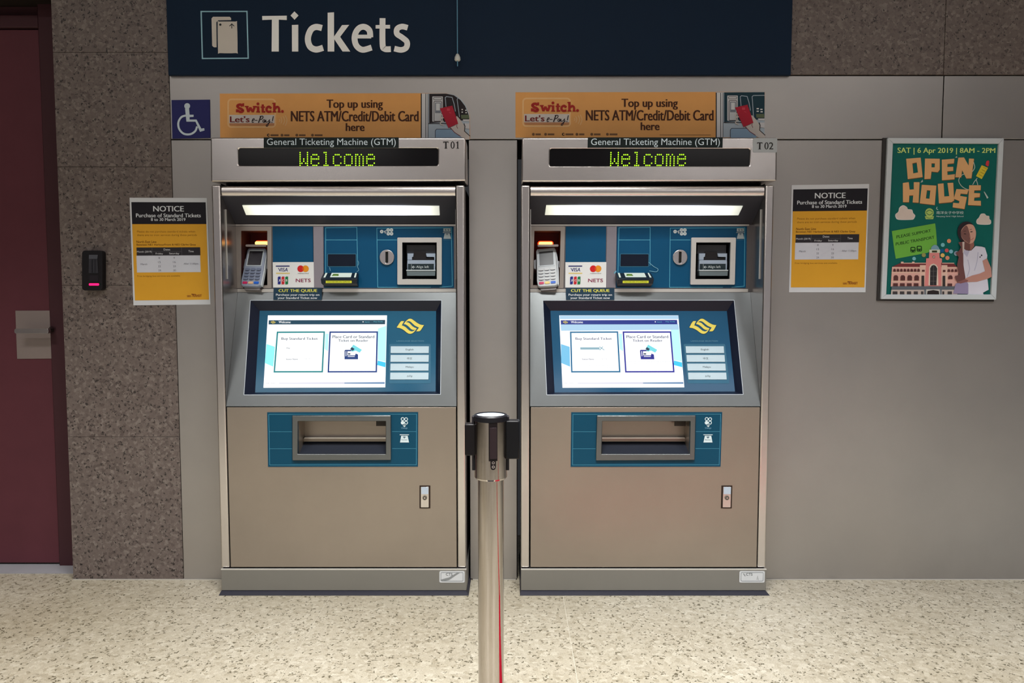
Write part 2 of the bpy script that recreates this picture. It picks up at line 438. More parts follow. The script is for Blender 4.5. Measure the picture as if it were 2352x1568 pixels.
a.poly([(1218, 97), (1266, 94), (1266, 276), (1326, 190), (1380, 188), (1312, 278), (1388, 388), (1330, 388), (1268, 296), (1268, 388), (1218, 388)])
a.stroke([(1432, 276), (1545, 276)], 28)
a.stroke([(1538, 282), (1532, 232), (1500, 205), (1462, 208), (1432, 240), (1420, 290), (1435, 345), (1480, 375), (1548, 358)], 44, smooth=6)
a.stroke([(1630, 138), (1630, 330), (1646, 368), (1692, 370)], 44, smooth=5); a.poly([(1578, 190), (1686, 188), (1686, 216), (1578, 216)])
a.stroke([(1818, 210), (1775, 201), (1740, 218), (1738, 255), (1775, 282), (1812, 315), (1808, 358), (1770, 376), (1718, 366)], 42, smooth=6)
a.build('lettering', sign)
a = Art(PS, mpS, lift=.0015, mat=C(150, 196, 214, .5))
a.poly([(264, 83), (617, 82), (627, 442), (274, 444)], [[(274, 92), (608, 91), (617, 433), (283, 435)]])
a.c(206, 200, 192)
a.poly([(347, 140), (358, 127), (484, 127), (494, 138), (494, 152), (396, 154), (383, 168), (385, 356), (366, 356), (352, 345)])
a.poly(catmull([(393, 172), (402, 163), (525, 163), (538, 175), (542, 385), (532, 399), (408, 399), (396, 388)], 3, True))
a.c(30, 34, 36); a.disc(413, 186, 9); a.stroke([(499, 215), (499, 182)], 6); a.stroke([(482, 198), (499, 180), (517, 198)], 6)
a.build('pictogram', sign)

# hanging cord with a pull
a = Art(mat=C(96, 150, 180, .5)); pc = at(1050.5, 70, -0.05)
r = 0.0017
a.box(pc.x - r, pc.x + r, pc.y - r, pc.y + r, at(1051, 152, -.05).z, CEIL)
cord = thing('pull_cord', (pc.x, pc.y, at(1051, 152, -.05).z), 'thin pale cord with a small bell-shaped pull hanging before the navy sign', 'cord')
a.build('cord', cord)
a = Art(mat=C(214, 216, 212, .5)); z1, z0 = at(1051, 123, -.05).z, at(1051, 140, -.05).z; dz = z1 - z0
a.lathe(pc.x, pc.y, [(0.001, z1), (.006, z1 - dz * .1), (.0115, z1 - dz * .5), (.0125, z1 - dz * .85), (.009, z0), (0.001, z0)], 20)
a.build('pull_knob', cord)

# ------------------------------------------------------------------ accessibility sign
a = Art(PW, mat=C(34, 36, 96, .5, var=.04)); a.prism([(394.5, 230), (482.5, 229), (484, 317), (396.5, 319)], 0, .003)
acc = a.build('accessibility_sign', bevel=.0006, label='square blue wheelchair-access sign on the steel wall left of the orange banner', cat='sign')
q = lambda x, y: (380 + x * cz, y * cz)
a = Art(PW, q, lift=.0036, mat=C(196, 210, 222, .5, var=.02))
a.disc(166, 797, 22); a.poly([(150, 815), (180, 815), (184, 862), (214, 862), (214, 878), (184, 880), (184, 898), (236, 898), (272, 966), (293, 962), (296, 980), (262, 990), (228, 914), (160, 914)])
a.stroke([(155, 868), (122, 880), (100, 920), (106, 968), (140, 1004), (188, 1008), (226, 985), (240, 950)], 15, smooth=5)
a.build('wheelchair_symbol', acc)

# ------------------------------------------------------------------ orange banners above the machines
def banner(k):
    du, dv = (0, 0) if k == 0 else (677, -2)
    b0 = lambda x, y: (x + du, y + dv)
    OR = C(232, 168, 98, .55, var=.05)
    a = Art(PW, b0, lift=.0, mat=OR)
    yb = 319 if k == 0 else 318
    if k == 0: out = [(505, 215), (1026, 214), (1044, 219), (1060, 229), (1071, 244), (1079, 262), (1080, 316), (1080, yb), (506, yb)]
    else: out = [(507, 214), (1080, 213), (1078, 316), (1078, yb), (507, yb)]
    a.prism(out, 0.0, 0.0012)
    lab = 'orange top-up banner above the left machine, its train picture cut to a curved corner' if k == 0 else 'orange top-up banner above the right machine, with a full rectangular train picture'
    ban = a.build('banner', label=lab, cat='banner', group='orange top-up banners above the machines')
    c1 = lambda x, y: b0(510 + x / 14.7, 215 + y / 14.7)
    a = Art(PW, c1, lift=.0016, mat=C(240, 192, 134, .55))
    a.stroke(rr(212, 195, 1800, 1130, 110, 5), 55, closed=True)
    a.c(232, 176, 100); a.poly([(1760, 290), (1900, 290), (1900, 660), (1760, 660)])
    a.c(214, 206, 200); a.rect(245, 720, 1775, 1000)
    a.c(196, 136, 92); a.rect(262, 1000, 1765, 1080)
    a.c(236, 190, 132)
    for i, (x, y0, y1, bulge) in enumerate(((1940, 860, 950, 20), (1990, 800, 1010, 35), (2070, 770, 1050, 50), (2140, 740, 1090, 60))):
        a.stroke([(x, y0), (x + bulge, (y0 + y1) / 2), (x, y1)], 30, smooth=4)
    a.build('logo_frame', ban)
    RED = C(168, 34, 26, .5)
    a = Art(PW, c1, lift=.0028, mat=RED)
    a.stroke([(700, 425), (640, 378), (560, 388), (525, 430), (575, 487), (660, 525), (712, 575), (680, 612), (620, 618), (520, 570)], 84, smooth=4)
    a.rect(690, 330, 752, 435); a.rect(478, 530, 535, 636)
    for p0, p1 in (((840, 440), (895, 625)), ((895, 625), (965, 470)), ((960, 470), (1045, 625)), ((1045, 625), (1110, 445))): a.stroke([p0, p1], 74)
    a.rect(778, 420, 905, 460); a.rect(1050, 420, 1165, 460)
    a.rect(1185, 440, 1265, 640); a.rect(1165, 600, 1290, 640); a.rect(1160, 430, 1265, 470); a.disc(1220, 350, 48)
    a.rect(1345, 370, 1420, 610); a.rect(1310, 440, 1462, 482); a.rect(1345, 590, 1465, 645)
    a.stroke([(1670, 500), (1600, 445), (1525, 480), (1510, 560), (1570, 618), (1675, 600)], 74, smooth=4); a.disc(1640, 478, 42)
    a.rect(1735, 318, 1815, 640); a.rect(1708, 315, 1815, 355); a.rect(1712, 600, 1842, 640)
    a.stroke([(1800, 510), (1865, 452), (1928, 500), (1928, 640)], 74, smooth=4); a.rect(1880, 600, 1985, 640); a.disc(2048, 605, 48)
    a.m(C(122, 30, 30, .5)); a.text("Let's", (285, 765, 930, 970), .035)
    a.build('lettering', ban)
    a = Art(PW, c1, lift=.0029, mat=C(52, 36, 40, .5))
    a.stroke([(1022, 925), (1070, 900), (1098, 862), (1066, 848), (1028, 900), (1028, 975), (1085, 965)], 26, smooth=4)
    a.stroke([(1105, 905), (1205, 905)], 22); a.stroke([(1315, 775), (1238, 990)], 40)
    a.stroke([(1280, 775), (1375, 765), (1388, 815), (1340, 872), (1270, 885)], 28, smooth=4)
    a.stroke([(1462, 892), (1405, 890), (1382, 940), (1412, 975), (1456, 905), (1450, 975), (1490, 900), (1495, 965), (1560, 950), (1612, 888), (1585, 1010), (1530, 1102), (1495, 1080), (1560, 1015), (1645, 950)], 24, smooth=4)
    a.stroke([(1740, 765), (1708, 930)], 30); a.disc(1690, 975, 18)
    a.build('script_lettering', ban)
    a = Art(PW, b0, lift=.0022, mat=C(72, 34, 12, .5))
    a.text('Top up using', (751, 229, 879, 254), .055); a.text('NETS ATM/Credit/Debit Card', (669, 255, 961, 279), .055)
    a.text('here', (795, 283, 837, 301), .055); a.build('lettering', ban)
    for i, x in enumerate((548, 576, 617, 648, 682, 718)):
        if k == 0 and i < 2: continue
        a = Art(PW, b0, lift=.0018, mat=C(120, 84, 52, .5)); a.disc(x, 310.5, 3.2); a.rect(x + 5, 308.6, x + 17 + (i % 3) * 3, 312.6)
        if i == 2: a.m(C(44, 30, 28, .5)); a.disc(x, 310.5, 3.4); a.m(C(232, 168, 98, .55, var=.05), .0001); a.disc(x + 1, 310.5, 1.8); a.m(C(120, 84, 52, .5))
        a.build('sponsor_mark', ban)
    if k: a = Art(PW, b0, lift=.0018, mat=C(120, 84, 52, .5)); a.rect(838, 311.4, 955, 312.4); a.build('small_print', ban)
    # train picture (drawn from the crop 590,220 x 4.704)
    c2 = lambda x, y: b0(590 + x / 4.704, 220 + y / 4.704)
    R = 2300 if k == 0 else 2302
    a = Art(PW, c2, lift=.0016, mat=C(176, 190, 202, .5))
    arc = [(1772, -24), (2050, -25), (2135, -8), (2210, 42), (2262, 112), (2298, 200), (2300, 458), (1772, 458)] if k == 0 else [(1772, -28), (2302, -32), (2298, 458), (1772, 458)]
    a.poly(arc)
    a.c(214, 214, 216); a.rect(1784, -22, 1822, 456); a.rect(1832, -22, 1846, 456)
    a.c(36, 28, 32); a.rect(1772, -24, 1782, 458); a.rect(1822, -22, 1828, 456); a.rect(1848, -22, 1853, 456)
    if k == 0: a.poly([(1862, -20), (2045, -22), (2130, -4), (2200, 46), (2250, 112), (2284, 195), (2296, 262), (1862, 296)])
    else: a.c(16, 52, 66); a.poly([(1862, -26), (2300, -28), (2298, 262), (1862, 296)])
    a.c(198, 200, 204); a.rect(1896, 8, 2010, 280, 6)
    a.c(60, 50, 58); a.stroke(rr(1910, 20, 1998, 44, 8), 5, True); a.stroke(rr(1914, 62, 1998, 276, 10), 6, True)
    a.c(120, 126, 138); a.rect(1926, 76, 1988, 188); a.c(208, 210, 214); a.rect(1936, 84, 1978, 160)
    a.c(168, 182, 196)
    a.stroke([(2044, 120), (2036, 20), (2050, 10), (2110, 18), (2132, 90), (2146, 170)], 7)
    a.stroke([(2190, 230), (2164, 40), (2176, 22)] if k == 0 else [(2180, 250), (2164, 20), (2178, 8), (2300, 6)], 7)
    a.c(228, 228, 228)
    for x, y in ((2212, 144), (2252, 152), (2212, 172), (2254, 178)): a.rect(x, y, x + (14 if k == 0 else 24), y + 12)
    a.c(92, 104, 78); a.poly([(2205, 208), (2290, 206), (2296, 248), (2210, 248)])
    a.c(206, 206, 210); a.poly([(2226, 256), (2298, 256), (2298, 276), (2232, 276)]); a.poly([(2236, 300), (2298, 300), (2298, 360), (2246, 350)])
    a.c(44, 34, 40); a.stroke([(1856, 300), (2060, 300)], 7)
    a.c(140, 168, 194); a.poly(rr(1930, 362, 2210, 470, 22)); a.c(44, 34, 40); a.stroke([(1928, 456), (1928, 380), (1942, 362), (2180, 362)], 5)
    a.c(204, 196, 190)
    a.poly([(2090, 345), (2150, 318), (2168, 290), (2150, 232), (2162, 220), (2200, 262), (2238, 320), (2246, 382), (2300, 440), (2300, 474), (2250, 474), (2200, 440), (2130, 396)])
    for y0 in (206, 246, 286): a.stroke([(2004, y0), (1984, y0 + 6), (1990, y0 + 26), (2020, y0 + 34)], 12, smooth=3)
    a.c(40, 26, 26); a.stroke([(2238, 300), (2250, 330), (2244, 384), (2304, 438)], 8)
    a.c(120, 24, 44); a.stroke([(2090, 345), (2140, 400), (2200, 438)], 6); a.stroke([(2168, 290), (2160, 330), (2170, 356)], 5)
    a.c(176, 28, 52); a.poly(catmull([(1984, 150), (1996, 136), (2100, 112), (2116, 120), (2172, 290), (2162, 308), (2080, 344), (2064, 336)], 4, True))
    a.c(206, 66, 84); a.rect(2054, 138, 2086, 164, 4); a.stroke([(2078, 182), (2100, 190)], 6)
    a.build('picture_print', ban)
    return ban
banner(0); banner(1)

# ------------------------------------------------------------------ notices
def notice(k):
    TL, TR, BR, BL = [((298, 454), (475.5, 454.5), (484, 699), (307, 701)), ((1818, 425), (1996, 422.5), (1987.5, 671), (1812, 671))][k]
    B = bil((TL, TR, BR, BL))
    mp = lambda x, y: B((x - 200) / 930.0, (y - 125) / 1290.0)
    a = Art(PW, mp, mat=C(206, 210, 216, .45, var=.03)); a.prism([(200, 125), (1130, 125), (1130, 1415), (200, 1415)], 0.0004, .0016)
    lab = ['yellow notice sheet taped over the granite edge left of the left machine', 'yellow notice sheet on the steel wall between right machine and framed poster'][k]
    o = a.build('notice', label=lab, cat='notice', group='yellow purchase-of-tickets notices')
    a = Art(PW, mp, lift=.002, mat=C(26, 24, 32, .5)); a.rect(220, 178, 1114, 442)
    a.c(216, 160, 46, var=.04); a.rect(220, 442, 1114, 1356); a.build('print', o)
    a = Art(PW, mp, lift=.0026, mat=C(214, 220, 226, .5))
    a.text('NOTICE', (482, 224, 848, 290), .03); a.text('Purchase of Standard Tickets', (272, 314, 1050, 360), .03); a.text('8 to 30 March 2019', (450, 368, 864, 404), .03)
    a.build('lettering', o)
    a = Art(PW, mp, lift=.0024, mat=C(138, 94, 22, .5))
    a.text('Please do not purchase standard tickets when', (276, 520, 975, 550)); a.text('there are no train services during these periods', (276, 562, 995, 592))
    a.text('Free bridging bus services are available', (262, 1056, 775, 1080))
    a.m(C(92, 52, 12, .5)); a.text('North East Line', (266, 640, 505, 668), .02); a.text('Between NE1 HarbourFront & NE5 Clarke Quay', (266, 678, 982, 706), .02)
    a.m(C(130, 60, 24, .5)); a.text('SBS', (850, 1300, 900, 1322), .03); a.text('TRANSIT', (906, 1292, 1030, 1322), .04); a.stroke([(905, 1286), (960, 1290)], 6)
    a.build('small_print', o)
    a = Art(PW, mp, lift=.0024, mat=C(44, 42, 48, .5)); a.rect(262, 722, 1030, 820)
    a.c(204, 208, 220); a.rect(258, 820, 1026, 1022)
    a.c(110, 110, 116); a.stroke([(450, 772), (800, 772)], 2); a.stroke([(450, 724), (450, 820)], 2); a.stroke([(805, 724), (805, 820)], 2)
    a.c(214, 216, 222)
    a.text('Month (2019)', (268, 762, 444, 790)); a.text('Dates', (590, 736, 668, 760)); a.text('Friday', (492, 786, 580, 812)); a.text('Saturday', (655, 784, 776, 812)); a.text('Time', (888, 758, 950, 782))
    a.c(128, 130, 142)
    for i, (p, q_) in enumerate((('8', '9'), ('15', '16'), ('22', '23'), ('29', '30'))):
        y = 838 + i * 50; w = 9 if i == 0 else 16
        a.text(p, (533 - w, y, 533 + w, y + 22)); a.text(q_, (713 - w, y, 713 + w, y + 22))
    a.text('March', (308, 912, 386, 934)); a.text('After 11:00pm', (824, 910, 1000, 936)); a.build('timetable', o)
notice(0); notice(1)

# ------------------------------------------------------------------ framed poster
pm = lambda x, y: (1980 + x / 3.825, 300 + y / 3.825)
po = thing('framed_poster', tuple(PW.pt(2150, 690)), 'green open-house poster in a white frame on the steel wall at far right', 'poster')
a = Art(PW, pm, mat=C(52, 50, 50, .6)); a.prism([(178, 66), (1220, 66), (1150, 1500), (126, 1494)], 0.0003, .006); a.build('frame_shadow_board', po)  # dark board offset left and down, shaped as the frame's shadow
O = [(210, 70), (1225, 72), (1157, 1484), (151, 1479)]; I = [(256, 117), (1181, 121), (1113, 1438), (197, 1438)]
FR = C(196, 204, 210, .4, var=.03)
for i in range(4):
    j = (i + 1) % 4
    a = Art(PW, pm, mat=FR); a.prism([O[i], O[j], I[j], I[i]], .004, .017); a.build('frame_rail', po, bevel=.0022)
T2 = lambda x, y: (x / 7.1286 * 3.825 + 153, y / 7.1286 * 3.825 + 650.25)   # crop 2020,470 x7.1286 -> crop 1980,300 x3.825
a = Art(PW, pm, lift=.0075, mat=C(14, 100, 94, .4, var=.08)); a.poly([(246, 108), (1190, 112), (1122, 1446), (188, 1446)])
sheet = a.build('poster_sheet', po)
a = Art(PW, pm, lift=.0082, mat=C(206, 230, 130, .5))
a.text('SAT | 6 Apr 2019 | 8AM - 2PM', [(304, 152), (1160, 156), (1157, 212), (304, 214)], .03); a.build('lettering', po)
W_ = [([(378, 250), (505, 240), (522, 410), (392, 428)], [[(432, 290), (470, 282), (482, 370), (440, 378)]]),
      ([(543, 248), (672, 250), (672, 345), (655, 368), (600, 362), (592, 425), (538, 428)], [[(600, 290), (630, 290), (628, 325), (600, 325)]]),
      ([(690, 258), (800, 250), (795, 290), (740, 295), (738, 322), (790, 320), (790, 355), (738, 360), (740, 392), (805, 385), (800, 430), (692, 438)], []),
      ([(835, 240), (885, 238), (925, 310), (928, 248), (972, 250), (950, 420), (905, 422), (868, 350), (860, 412), (808, 412)], []),
      ([(349, 462), (400, 455), (408, 520), (445, 518), (445, 455), (495, 455), (487, 635), (435, 632), (440, 570), (405, 572), (402, 630), (350, 630)], []),
      ([(515, 478), (642, 485), (628, 655), (497, 640)], [[(560, 525), (590, 528), (582, 600), (550, 597)]]),
      ([(655, 470), (705, 465), (712, 580), (755, 577), (740, 462), (790, 460), (798, 615), (775, 630), (665, 640)], []),
      ([(818, 515), (925, 520), (912, 560), (855, 555), (850, 575), (910, 585), (888, 690), (785, 675), (790, 635), (840, 640), (845, 620), (795, 600)], []),
      ([(930, 482), (1032, 482), (1030, 525), (975, 527), (972, 550), (1025, 552), (1022, 585), (975, 590), (972, 618), (1032, 618), (1032, 660), (920, 655)], [])]
a = Art(PW, pm, lift=.0082, mat=C(120, 74, 36, .6))
for p, h in W_: a.poly([(x + 3, y + 5) for x, y in p], [[(x + 3, y + 5) for x, y in q] for q in h])
a.c(226, 176, 122, .6)
for p, h in W_: a.poly(p, h)
a.build('title_lettering', po)
a = Art(PW, pm, lift=.0086, mat=C(190, 205, 190, .5))
a.stroke([(968, 280), (978, 330), (940, 375), (870, 390), (838, 440), (870, 495), (930, 522), (985, 512)], 6, smooth=5)
a.c(220, 200, 60); a.poly([(1040, 306), (1095, 330), (1040, 428), (990, 402)]); a.c(150, 130, 30)
for k in range(4): a.stroke([(1052 - 12 * k, 322 + 22 * k), (1084 - 12 * k, 340 + 22 * k)], 4)
a.c(206, 60, 70); a.poly([(1080, 272), (1098, 264), (1106, 276), (1100, 312), (1090, 318), (1072, 304)])
a.c(186, 200, 196); a.stroke([(1000, 420), (975, 450), (960, 478)], 6); a.stroke([(992, 435), (1005, 480)], 6); a.poly([(1056, 540), (1064, 538), (1098, 590), (1086, 600)]); a.poly([(820, 226), (826, 240), (806, 240)]); a.poly([(520, 432), (524, 452), (502, 460)])
a.build('pencil_print', po)
cl1 = [(300, 250), (250, 215), (245, 160), (290, 120), (310, 50), (370, 12), (430, 40), (450, 75), (515, 85), (535, 140), (568, 180), (545, 235), (500, 250)]
cl2 = [(1610, 326), (1568, 300), (1572, 250), (1605, 215), (1640, 155), (1700, 150), (1730, 180), (1775, 190), (1780, 235), (1806, 265), (1785, 326)]
for c_ in (cl1, cl2):
    a = Art(PW, lambda x, y: pm(*T2(x, y)), lift=.0084, mat=C(222, 220, 218, .5)); a.poly(catmull(c_, 4, True)); a.c(218, 204, 196)
    mx_ = sum(p[0] for p in c_) / len(c_); my_ = sum(p[1] for p in c_) / len(c_)
    a.poly(catmull([((p[0] - mx_) * .92 + mx_, (p[1] - my_) * .90 + my_) for p in c_], 4, True)); a.build('cloud_print', po)
a = Art(PW, lambda x, y: pm(*T2(x, y)), lift=.0084, mat=C(176, 206, 110, .5))
a.disc(800, 132, 70, 70, 24); a.poly([(725, 190), (875, 190), (860, 240), (740, 240)]); a.c(20, 96, 80)
a.stroke([(745, 128), (800, 92), (860, 128)], 9, smooth=4); a.stroke([(750, 140), (800, 172), (855, 140)], 9, smooth=4); a.stroke([(745, 205), (800, 226), (860, 205)], 6, smooth=3)
a.build('school_badge', po)
a = Art(PW, lambda x, y: pm(*T2(x, y)), lift=.0084, mat=C(196, 222, 222, .5))
a.text('南洋女子中学校', (915, 108, 1358, 158), .01); a.text("Nanyang Girls' High School", (915, 180, 1355, 212), .01); a.stroke([(925, 40), (915, 70), (940, 85)], 9, smooth=3); a.build('school_lettering', po)
a = Art(PW, lambda x, y: pm(*T2(x, y)), lift=.0084, mat=C(112, 184, 72, .5))
a.poly([(186, 434), (893, 308), (908, 430), (920, 600), (925, 720), (760, 790), (250, 886), (222, 720)])
a.c(24, 62, 26)
a.text('PLEASE SUPPORT', [(262, 505), (822, 404), (828, 448), (262, 556)], .02); a.text('PUBLIC TRANSPORT', [(250, 622), (876, 510), (884, 556), (250, 672)], .02)
a.poly(rr(488, 692, 572, 782, 22)); a.poly(rr(590, 674, 676, 768, 22)); a.c(112, 184, 72); a.rect(504, 708, 556, 738, 8); a.rect(606, 690, 660, 722, 8); a.disc(506, 764, 8); a.disc(552, 764, 8); a.disc(614, 745, 7); a.disc(652, 745, 7)
a.build('green_card_print', po)
a = Art(PW, lambda x, y: pm(*T2(x, y)), lift=.0089, mat=C(70, 88, 74, .6))
def blob(x, y, r, c): a.c(*c); a.disc(x, y, r, r, 14)
for x, y, r, c in ((1118, 596, 34, (226, 150, 110)), (1016, 660, 33, (120, 192, 200)), (1006, 755, 32, (20, 96, 150)), (1080, 750, 32, (206, 92, 96)), (1150, 768, 33, (130, 190, 210)), (1012, 830, 34, (228, 190, 110)), (1090, 872, 34, (222, 150, 120)), (546, 884, 30, (120, 190, 200)), (704, 826, 34, (150, 150, 90)), (1236, 800, 40, (150, 170, 190))): blob(x, y, r, c)
a.build('dot_print', po)
a = Art(PW, lambda x, y: pm(*T2(x, y)), lift=.0102, mat=C(120, 52, 56, .6))
a.poly([(200, 1012), (320, 958), (660, 962), (740, 950), (1000, 950), (1190, 962), (1260, 1030), (1260, 1060), (185, 1030)])
a.c(226, 176, 166); a.poly([(186, 1022), (1270, 1022), (1270, 1340), (164, 1340)])
a.c(232, 196, 180); a.poly([(640, 990), (740, 990), (740, 1340), (640, 1340)]); a.poly([(992, 990), (1088, 990), (1088, 1340), (992, 1340)]); a.rect(185, 1020, 640, 1038); a.rect(1088, 1020, 1260, 1038); a.rect(178, 1100, 640, 1118); a.rect(172, 1246, 640, 1268); a.rect(330, 934, 372, 962); a.rect(512, 934, 552, 962); a.rect(330, 952, 740, 964); a.rect(1000, 952, 1200, 964)
a.c(224, 140, 138); a.poly([(790, 790), (958, 790), (962, 876), (998, 880), (998, 940), (986, 960), (988, 1330), (716, 1330), (738, 960), (742, 880), (786, 878)])
a.c(228, 214, 200); a.poly([(778, 1320), (790, 1020), (818, 980), (862, 966), (905, 985), (930, 1024), (940, 1320)])
a.c(124, 166, 186); a.poly(catmull([(820, 738), (830, 692), (880, 660), (930, 680), (958, 730), (968, 742)], 4) + [(968, 748), (820, 745)])
a.c(214, 220, 200); a.rect(792, 738, 966, 790); a.c(60, 66, 40); a.rect(834, 752, 918, 784)
a.c(52, 50, 54); a.poly([(802, 1320), (806, 1040), (830, 1000), (864, 986), (898, 1004), (920, 1044), (908, 1320)])
a.c(108, 104, 104); a.lines([[(862, 990), (858, 1320)], [(806, 1090), (916, 1090)], [(804, 1170), (914, 1170)], [(804, 1250), (912, 1250)]], 5)
a.c(120, 86, 80); a.disc(864, 856, 22); a.c(224, 214, 200); a.disc(864, 856, 15); a.c(50, 40, 40); a.stroke([(852, 846), (864, 860), (882, 850)], 5)
a.c(92, 54, 54)
for i in range(8): x = 222 + i * 56; a.poly([(x - 22, 1096), (x - 20, 1062), (x, 1046), (x + 20, 1062), (x + 22, 1096)])
for i in range(3): x = 1108 + i * 57; a.poly([(x - 22, 1100), (x - 20, 1068), (x, 1052), (x + 20, 1068), (x + 22, 1100)])
for i in range(4): x = 242 + i * 113; a.poly([(x - 36, 1240), (x - 36, 1180), (x - 20, 1156), (x + 20, 1156), (x + 40, 1180), (x + 38, 1240)])
a.poly([(1096, 1218), (1096, 1180), (1120, 1158), (1150, 1158), (1168, 1180), (1168, 1218)])
for i in range(4): x = 238 + i * 112; a.rect(x - 38, 1286, x + 38, 1338)
a.rect(1086, 1290, 1160, 1338); a.rect(668, 1068, 712, 1096); a.rect(1010, 1070, 1052, 1100); a.c(60, 54, 54); a.rect(662, 1162, 704, 1336); a.rect(1006, 1164, 1048, 1336)
a.c(98, 106, 116); a.rect(170, 1336, 1270, 1392)
a.c(196, 184, 178); a.poly([(168, 1392), (1270, 1392), (1240, 1470), (160, 1470)]); a.c(70, 66, 68)
for x0, x1 in ((188, 268), (306, 380), (420, 490), (532, 600), (650, 690), (998, 1030), (1084, 1156)): a.rect(x0, 1418, x1, 1468)
a.c(116, 122, 130); a.rect(700, 1392, 742, 1468); a.rect(950, 1392, 990, 1468); a.c(206, 204, 200); a.rect(736, 1386, 956, 1470); a.c(46, 38, 40); a.poly([(748, 1468), (756, 1412), (850, 1396), (940, 1412), (946, 1468)])
a.build('building_print', po)
# printed picture of a person in a white shirt
a = Art(PW, lambda x, y: pm(*T2(x, y)), lift=.0132, mat=C(44, 36, 42, .6))
a.poly(catmull([(1300, 590), (1255, 500), (1250, 420), (1280, 340), (1340, 292), (1420, 284), (1480, 310), (1500, 350), (1440, 420), (1380, 600)], 4, True))
a.c(150, 102, 92); a.poly([(1370, 600), (1510, 580), (1520, 680), (1470, 750), (1380, 752), (1350, 690)])
a.c(112, 76, 72); a.poly([(1350, 570), (1450, 600), (1452, 750), (1370, 750), (1345, 680)])
a.c(206, 160, 142); a.poly(catmull([(1300, 470), (1320, 400), (1380, 340), (1440, 322), (1500, 340), (1535, 400), (1548, 470), (1535, 560), (1500, 620), (1440, 640), (1370, 600), (1320, 550)], 4, True))
a.c(124, 88, 84); a.poly(catmull([(1300, 470), (1330, 400), (1395, 345), (1440, 460), (1455, 560), (1440, 636), (1380, 600), (1325, 550)], 4, True))
a.c(44, 30, 32); a.stroke([(1350, 480), (1385, 484)], 12); a.stroke([(1455, 450), (1490, 446)], 14); a.stroke([(1445, 415), (1480, 405)], 6); a.stroke([(1340, 440), (1385, 436)], 6)
a.c(170, 96, 92); a.stroke([(1440, 582), (1480, 572), (1508, 545)], 8, smooth=3); a.c(176, 120, 108); a.stroke([(1446, 500), (1436, 530), (1456, 540)], 5, smooth=3)
a.c(214, 214, 230); a.poly([(1340, 720), (1400, 762), (1470, 752), (1540, 680), (1640, 690), (1692, 706), (1730, 830), (1722, 900), (1680, 930), (1690, 1100), (1735, 1230), (1752, 1390), (1660, 1440), (1670, 1468), (1410, 1468), (1400, 1260), (1370, 1200), (1330, 900), (1325, 760)])
a.c(184, 184, 208); a.poly([(1345, 740), (1440, 760), (1400, 860), (1350, 800)]); a.stroke([(1580, 780), (1560, 940), (1520, 1080)], 14, smooth=3); a.stroke([(1410, 900), (1440, 1050), (1400, 1180)], 14, smooth=3)
a.c(150, 140, 176); a.poly([(1215, 1290), (1400, 1262), (1420, 1300), (1420, 1460), (1172, 1456)])
a.c(60, 58, 76); a.disc(1610, 860, 10); a.disc(1636, 830, 12); a.stroke([(1600, 858), (1650, 834)], 4)
a.c(112, 74, 74); a.poly([(1255, 620), (1320, 610), (1352, 640), (1336, 800), (1340, 1000), (1372, 1190), (1290, 1280), (1215, 1230), (1200, 1170), (1270, 1150), (1235, 990), (1262, 860), (1210, 790), (1265, 760), (1300, 700)])
a.c(204, 190, 184); a.poly([(1322, 612), (1356, 612), (1350, 740), (1326, 800)])
a.c(192, 142, 130); a.poly([(1650, 920), (1722, 880), (1790, 1040), (1800, 1180), (1740, 1210), (1560, 1262), (1330, 1270), (1360, 1210), (1480, 1160), (1600, 1130), (1690, 1090)])
a.c(140, 92, 90); a.poly([(1230, 1270), (1360, 1216), (1420, 1236), (1400, 1262), (1290, 1290)])
a.build('portrait_print', po)

# ------------------------------------------------------------------ access reader on the granite pier
a = Art(PW, mat=C(22, 20, 24, .45)); a.prism(rr(197, 576, 243.5, 667, 7), 0, .028)
rd = a.build('access_reader', bevel=.004, seg=3, label='small black access reader with a red light on the granite pier', cat='card reader')
PR = Plane((0, -.0282, 0), (0, -1, 0))
a = Art(PR, lift=.0004, mat=C(52, 52, 58, .3)); a.prism([(204.5, 594), (224, 594), (226, 627), (204, 627)], 0.0, .0016)
a.m(C(78, 80, 88, .3)); a.prism([(205, 585), (225, 585), (224, 594), (204.5, 594)], 0, .002); a.m(C(34, 34, 40, .3)); a.prism(rr(211, 596, 214, 626), .0016, .002); a.prism(rr(218, 596, 220, 626), .0016, .002)
a.build('keypad_window', rd)
a = Art(PR, lift=.0004, mat=C(255, 20, 100, emit=2.2)); a.prism(rr(204.5, 650.5, 227.5, 655.5, 2), 0, .0012); a.build('status_light', rd)
a = Art(PR, mat=C(34, 30, 36, .4)); a.prism(rr(206, 632, 226, 646, 2), 0, .0008); a.build('sensor_pad', rd)

# ------------------------------------------------------------------ ticket machines
FONT57 = {'W': ['10001', '10001', '10001', '10101', '10101', '11011', '10001'], 'e': ['00000', '01110', '10001', '11111', '10000', '10001', '01110'],
          'l': ['01100', '00100', '00100', '00100', '00100', '00100', '01110'], 'c': ['00000', '01110', '10001', '10000', '10000', '10001', '01110'],
          'o': ['00000', '01110', '10001', '10001', '10001', '10001', '01110'], 'm': ['00000', '11010', '10101', '10101', '10101', '10101', '10101']}
LG_A = [(690, 580), (760, 480), (820, 420), (910, 350), (990, 335), (1060, 355), (1180, 440), (1300, 530), (1430, 600), (1530, 625), (1610, 625), (1540, 740), (1470, 850), (1420, 895), (1370, 910), (1255, 912), (1320, 820), (1385, 740), (1320, 715), (1200, 655), (1100, 565), (1010, 480), (925, 445), (850, 460), (790, 505), (870, 500), (940, 530), (1000, 590), (1080, 675), (1180, 740), (1285, 775), (1190, 845), (1100, 845), (1020, 805), (940, 720), (860, 650), (780, 600)]
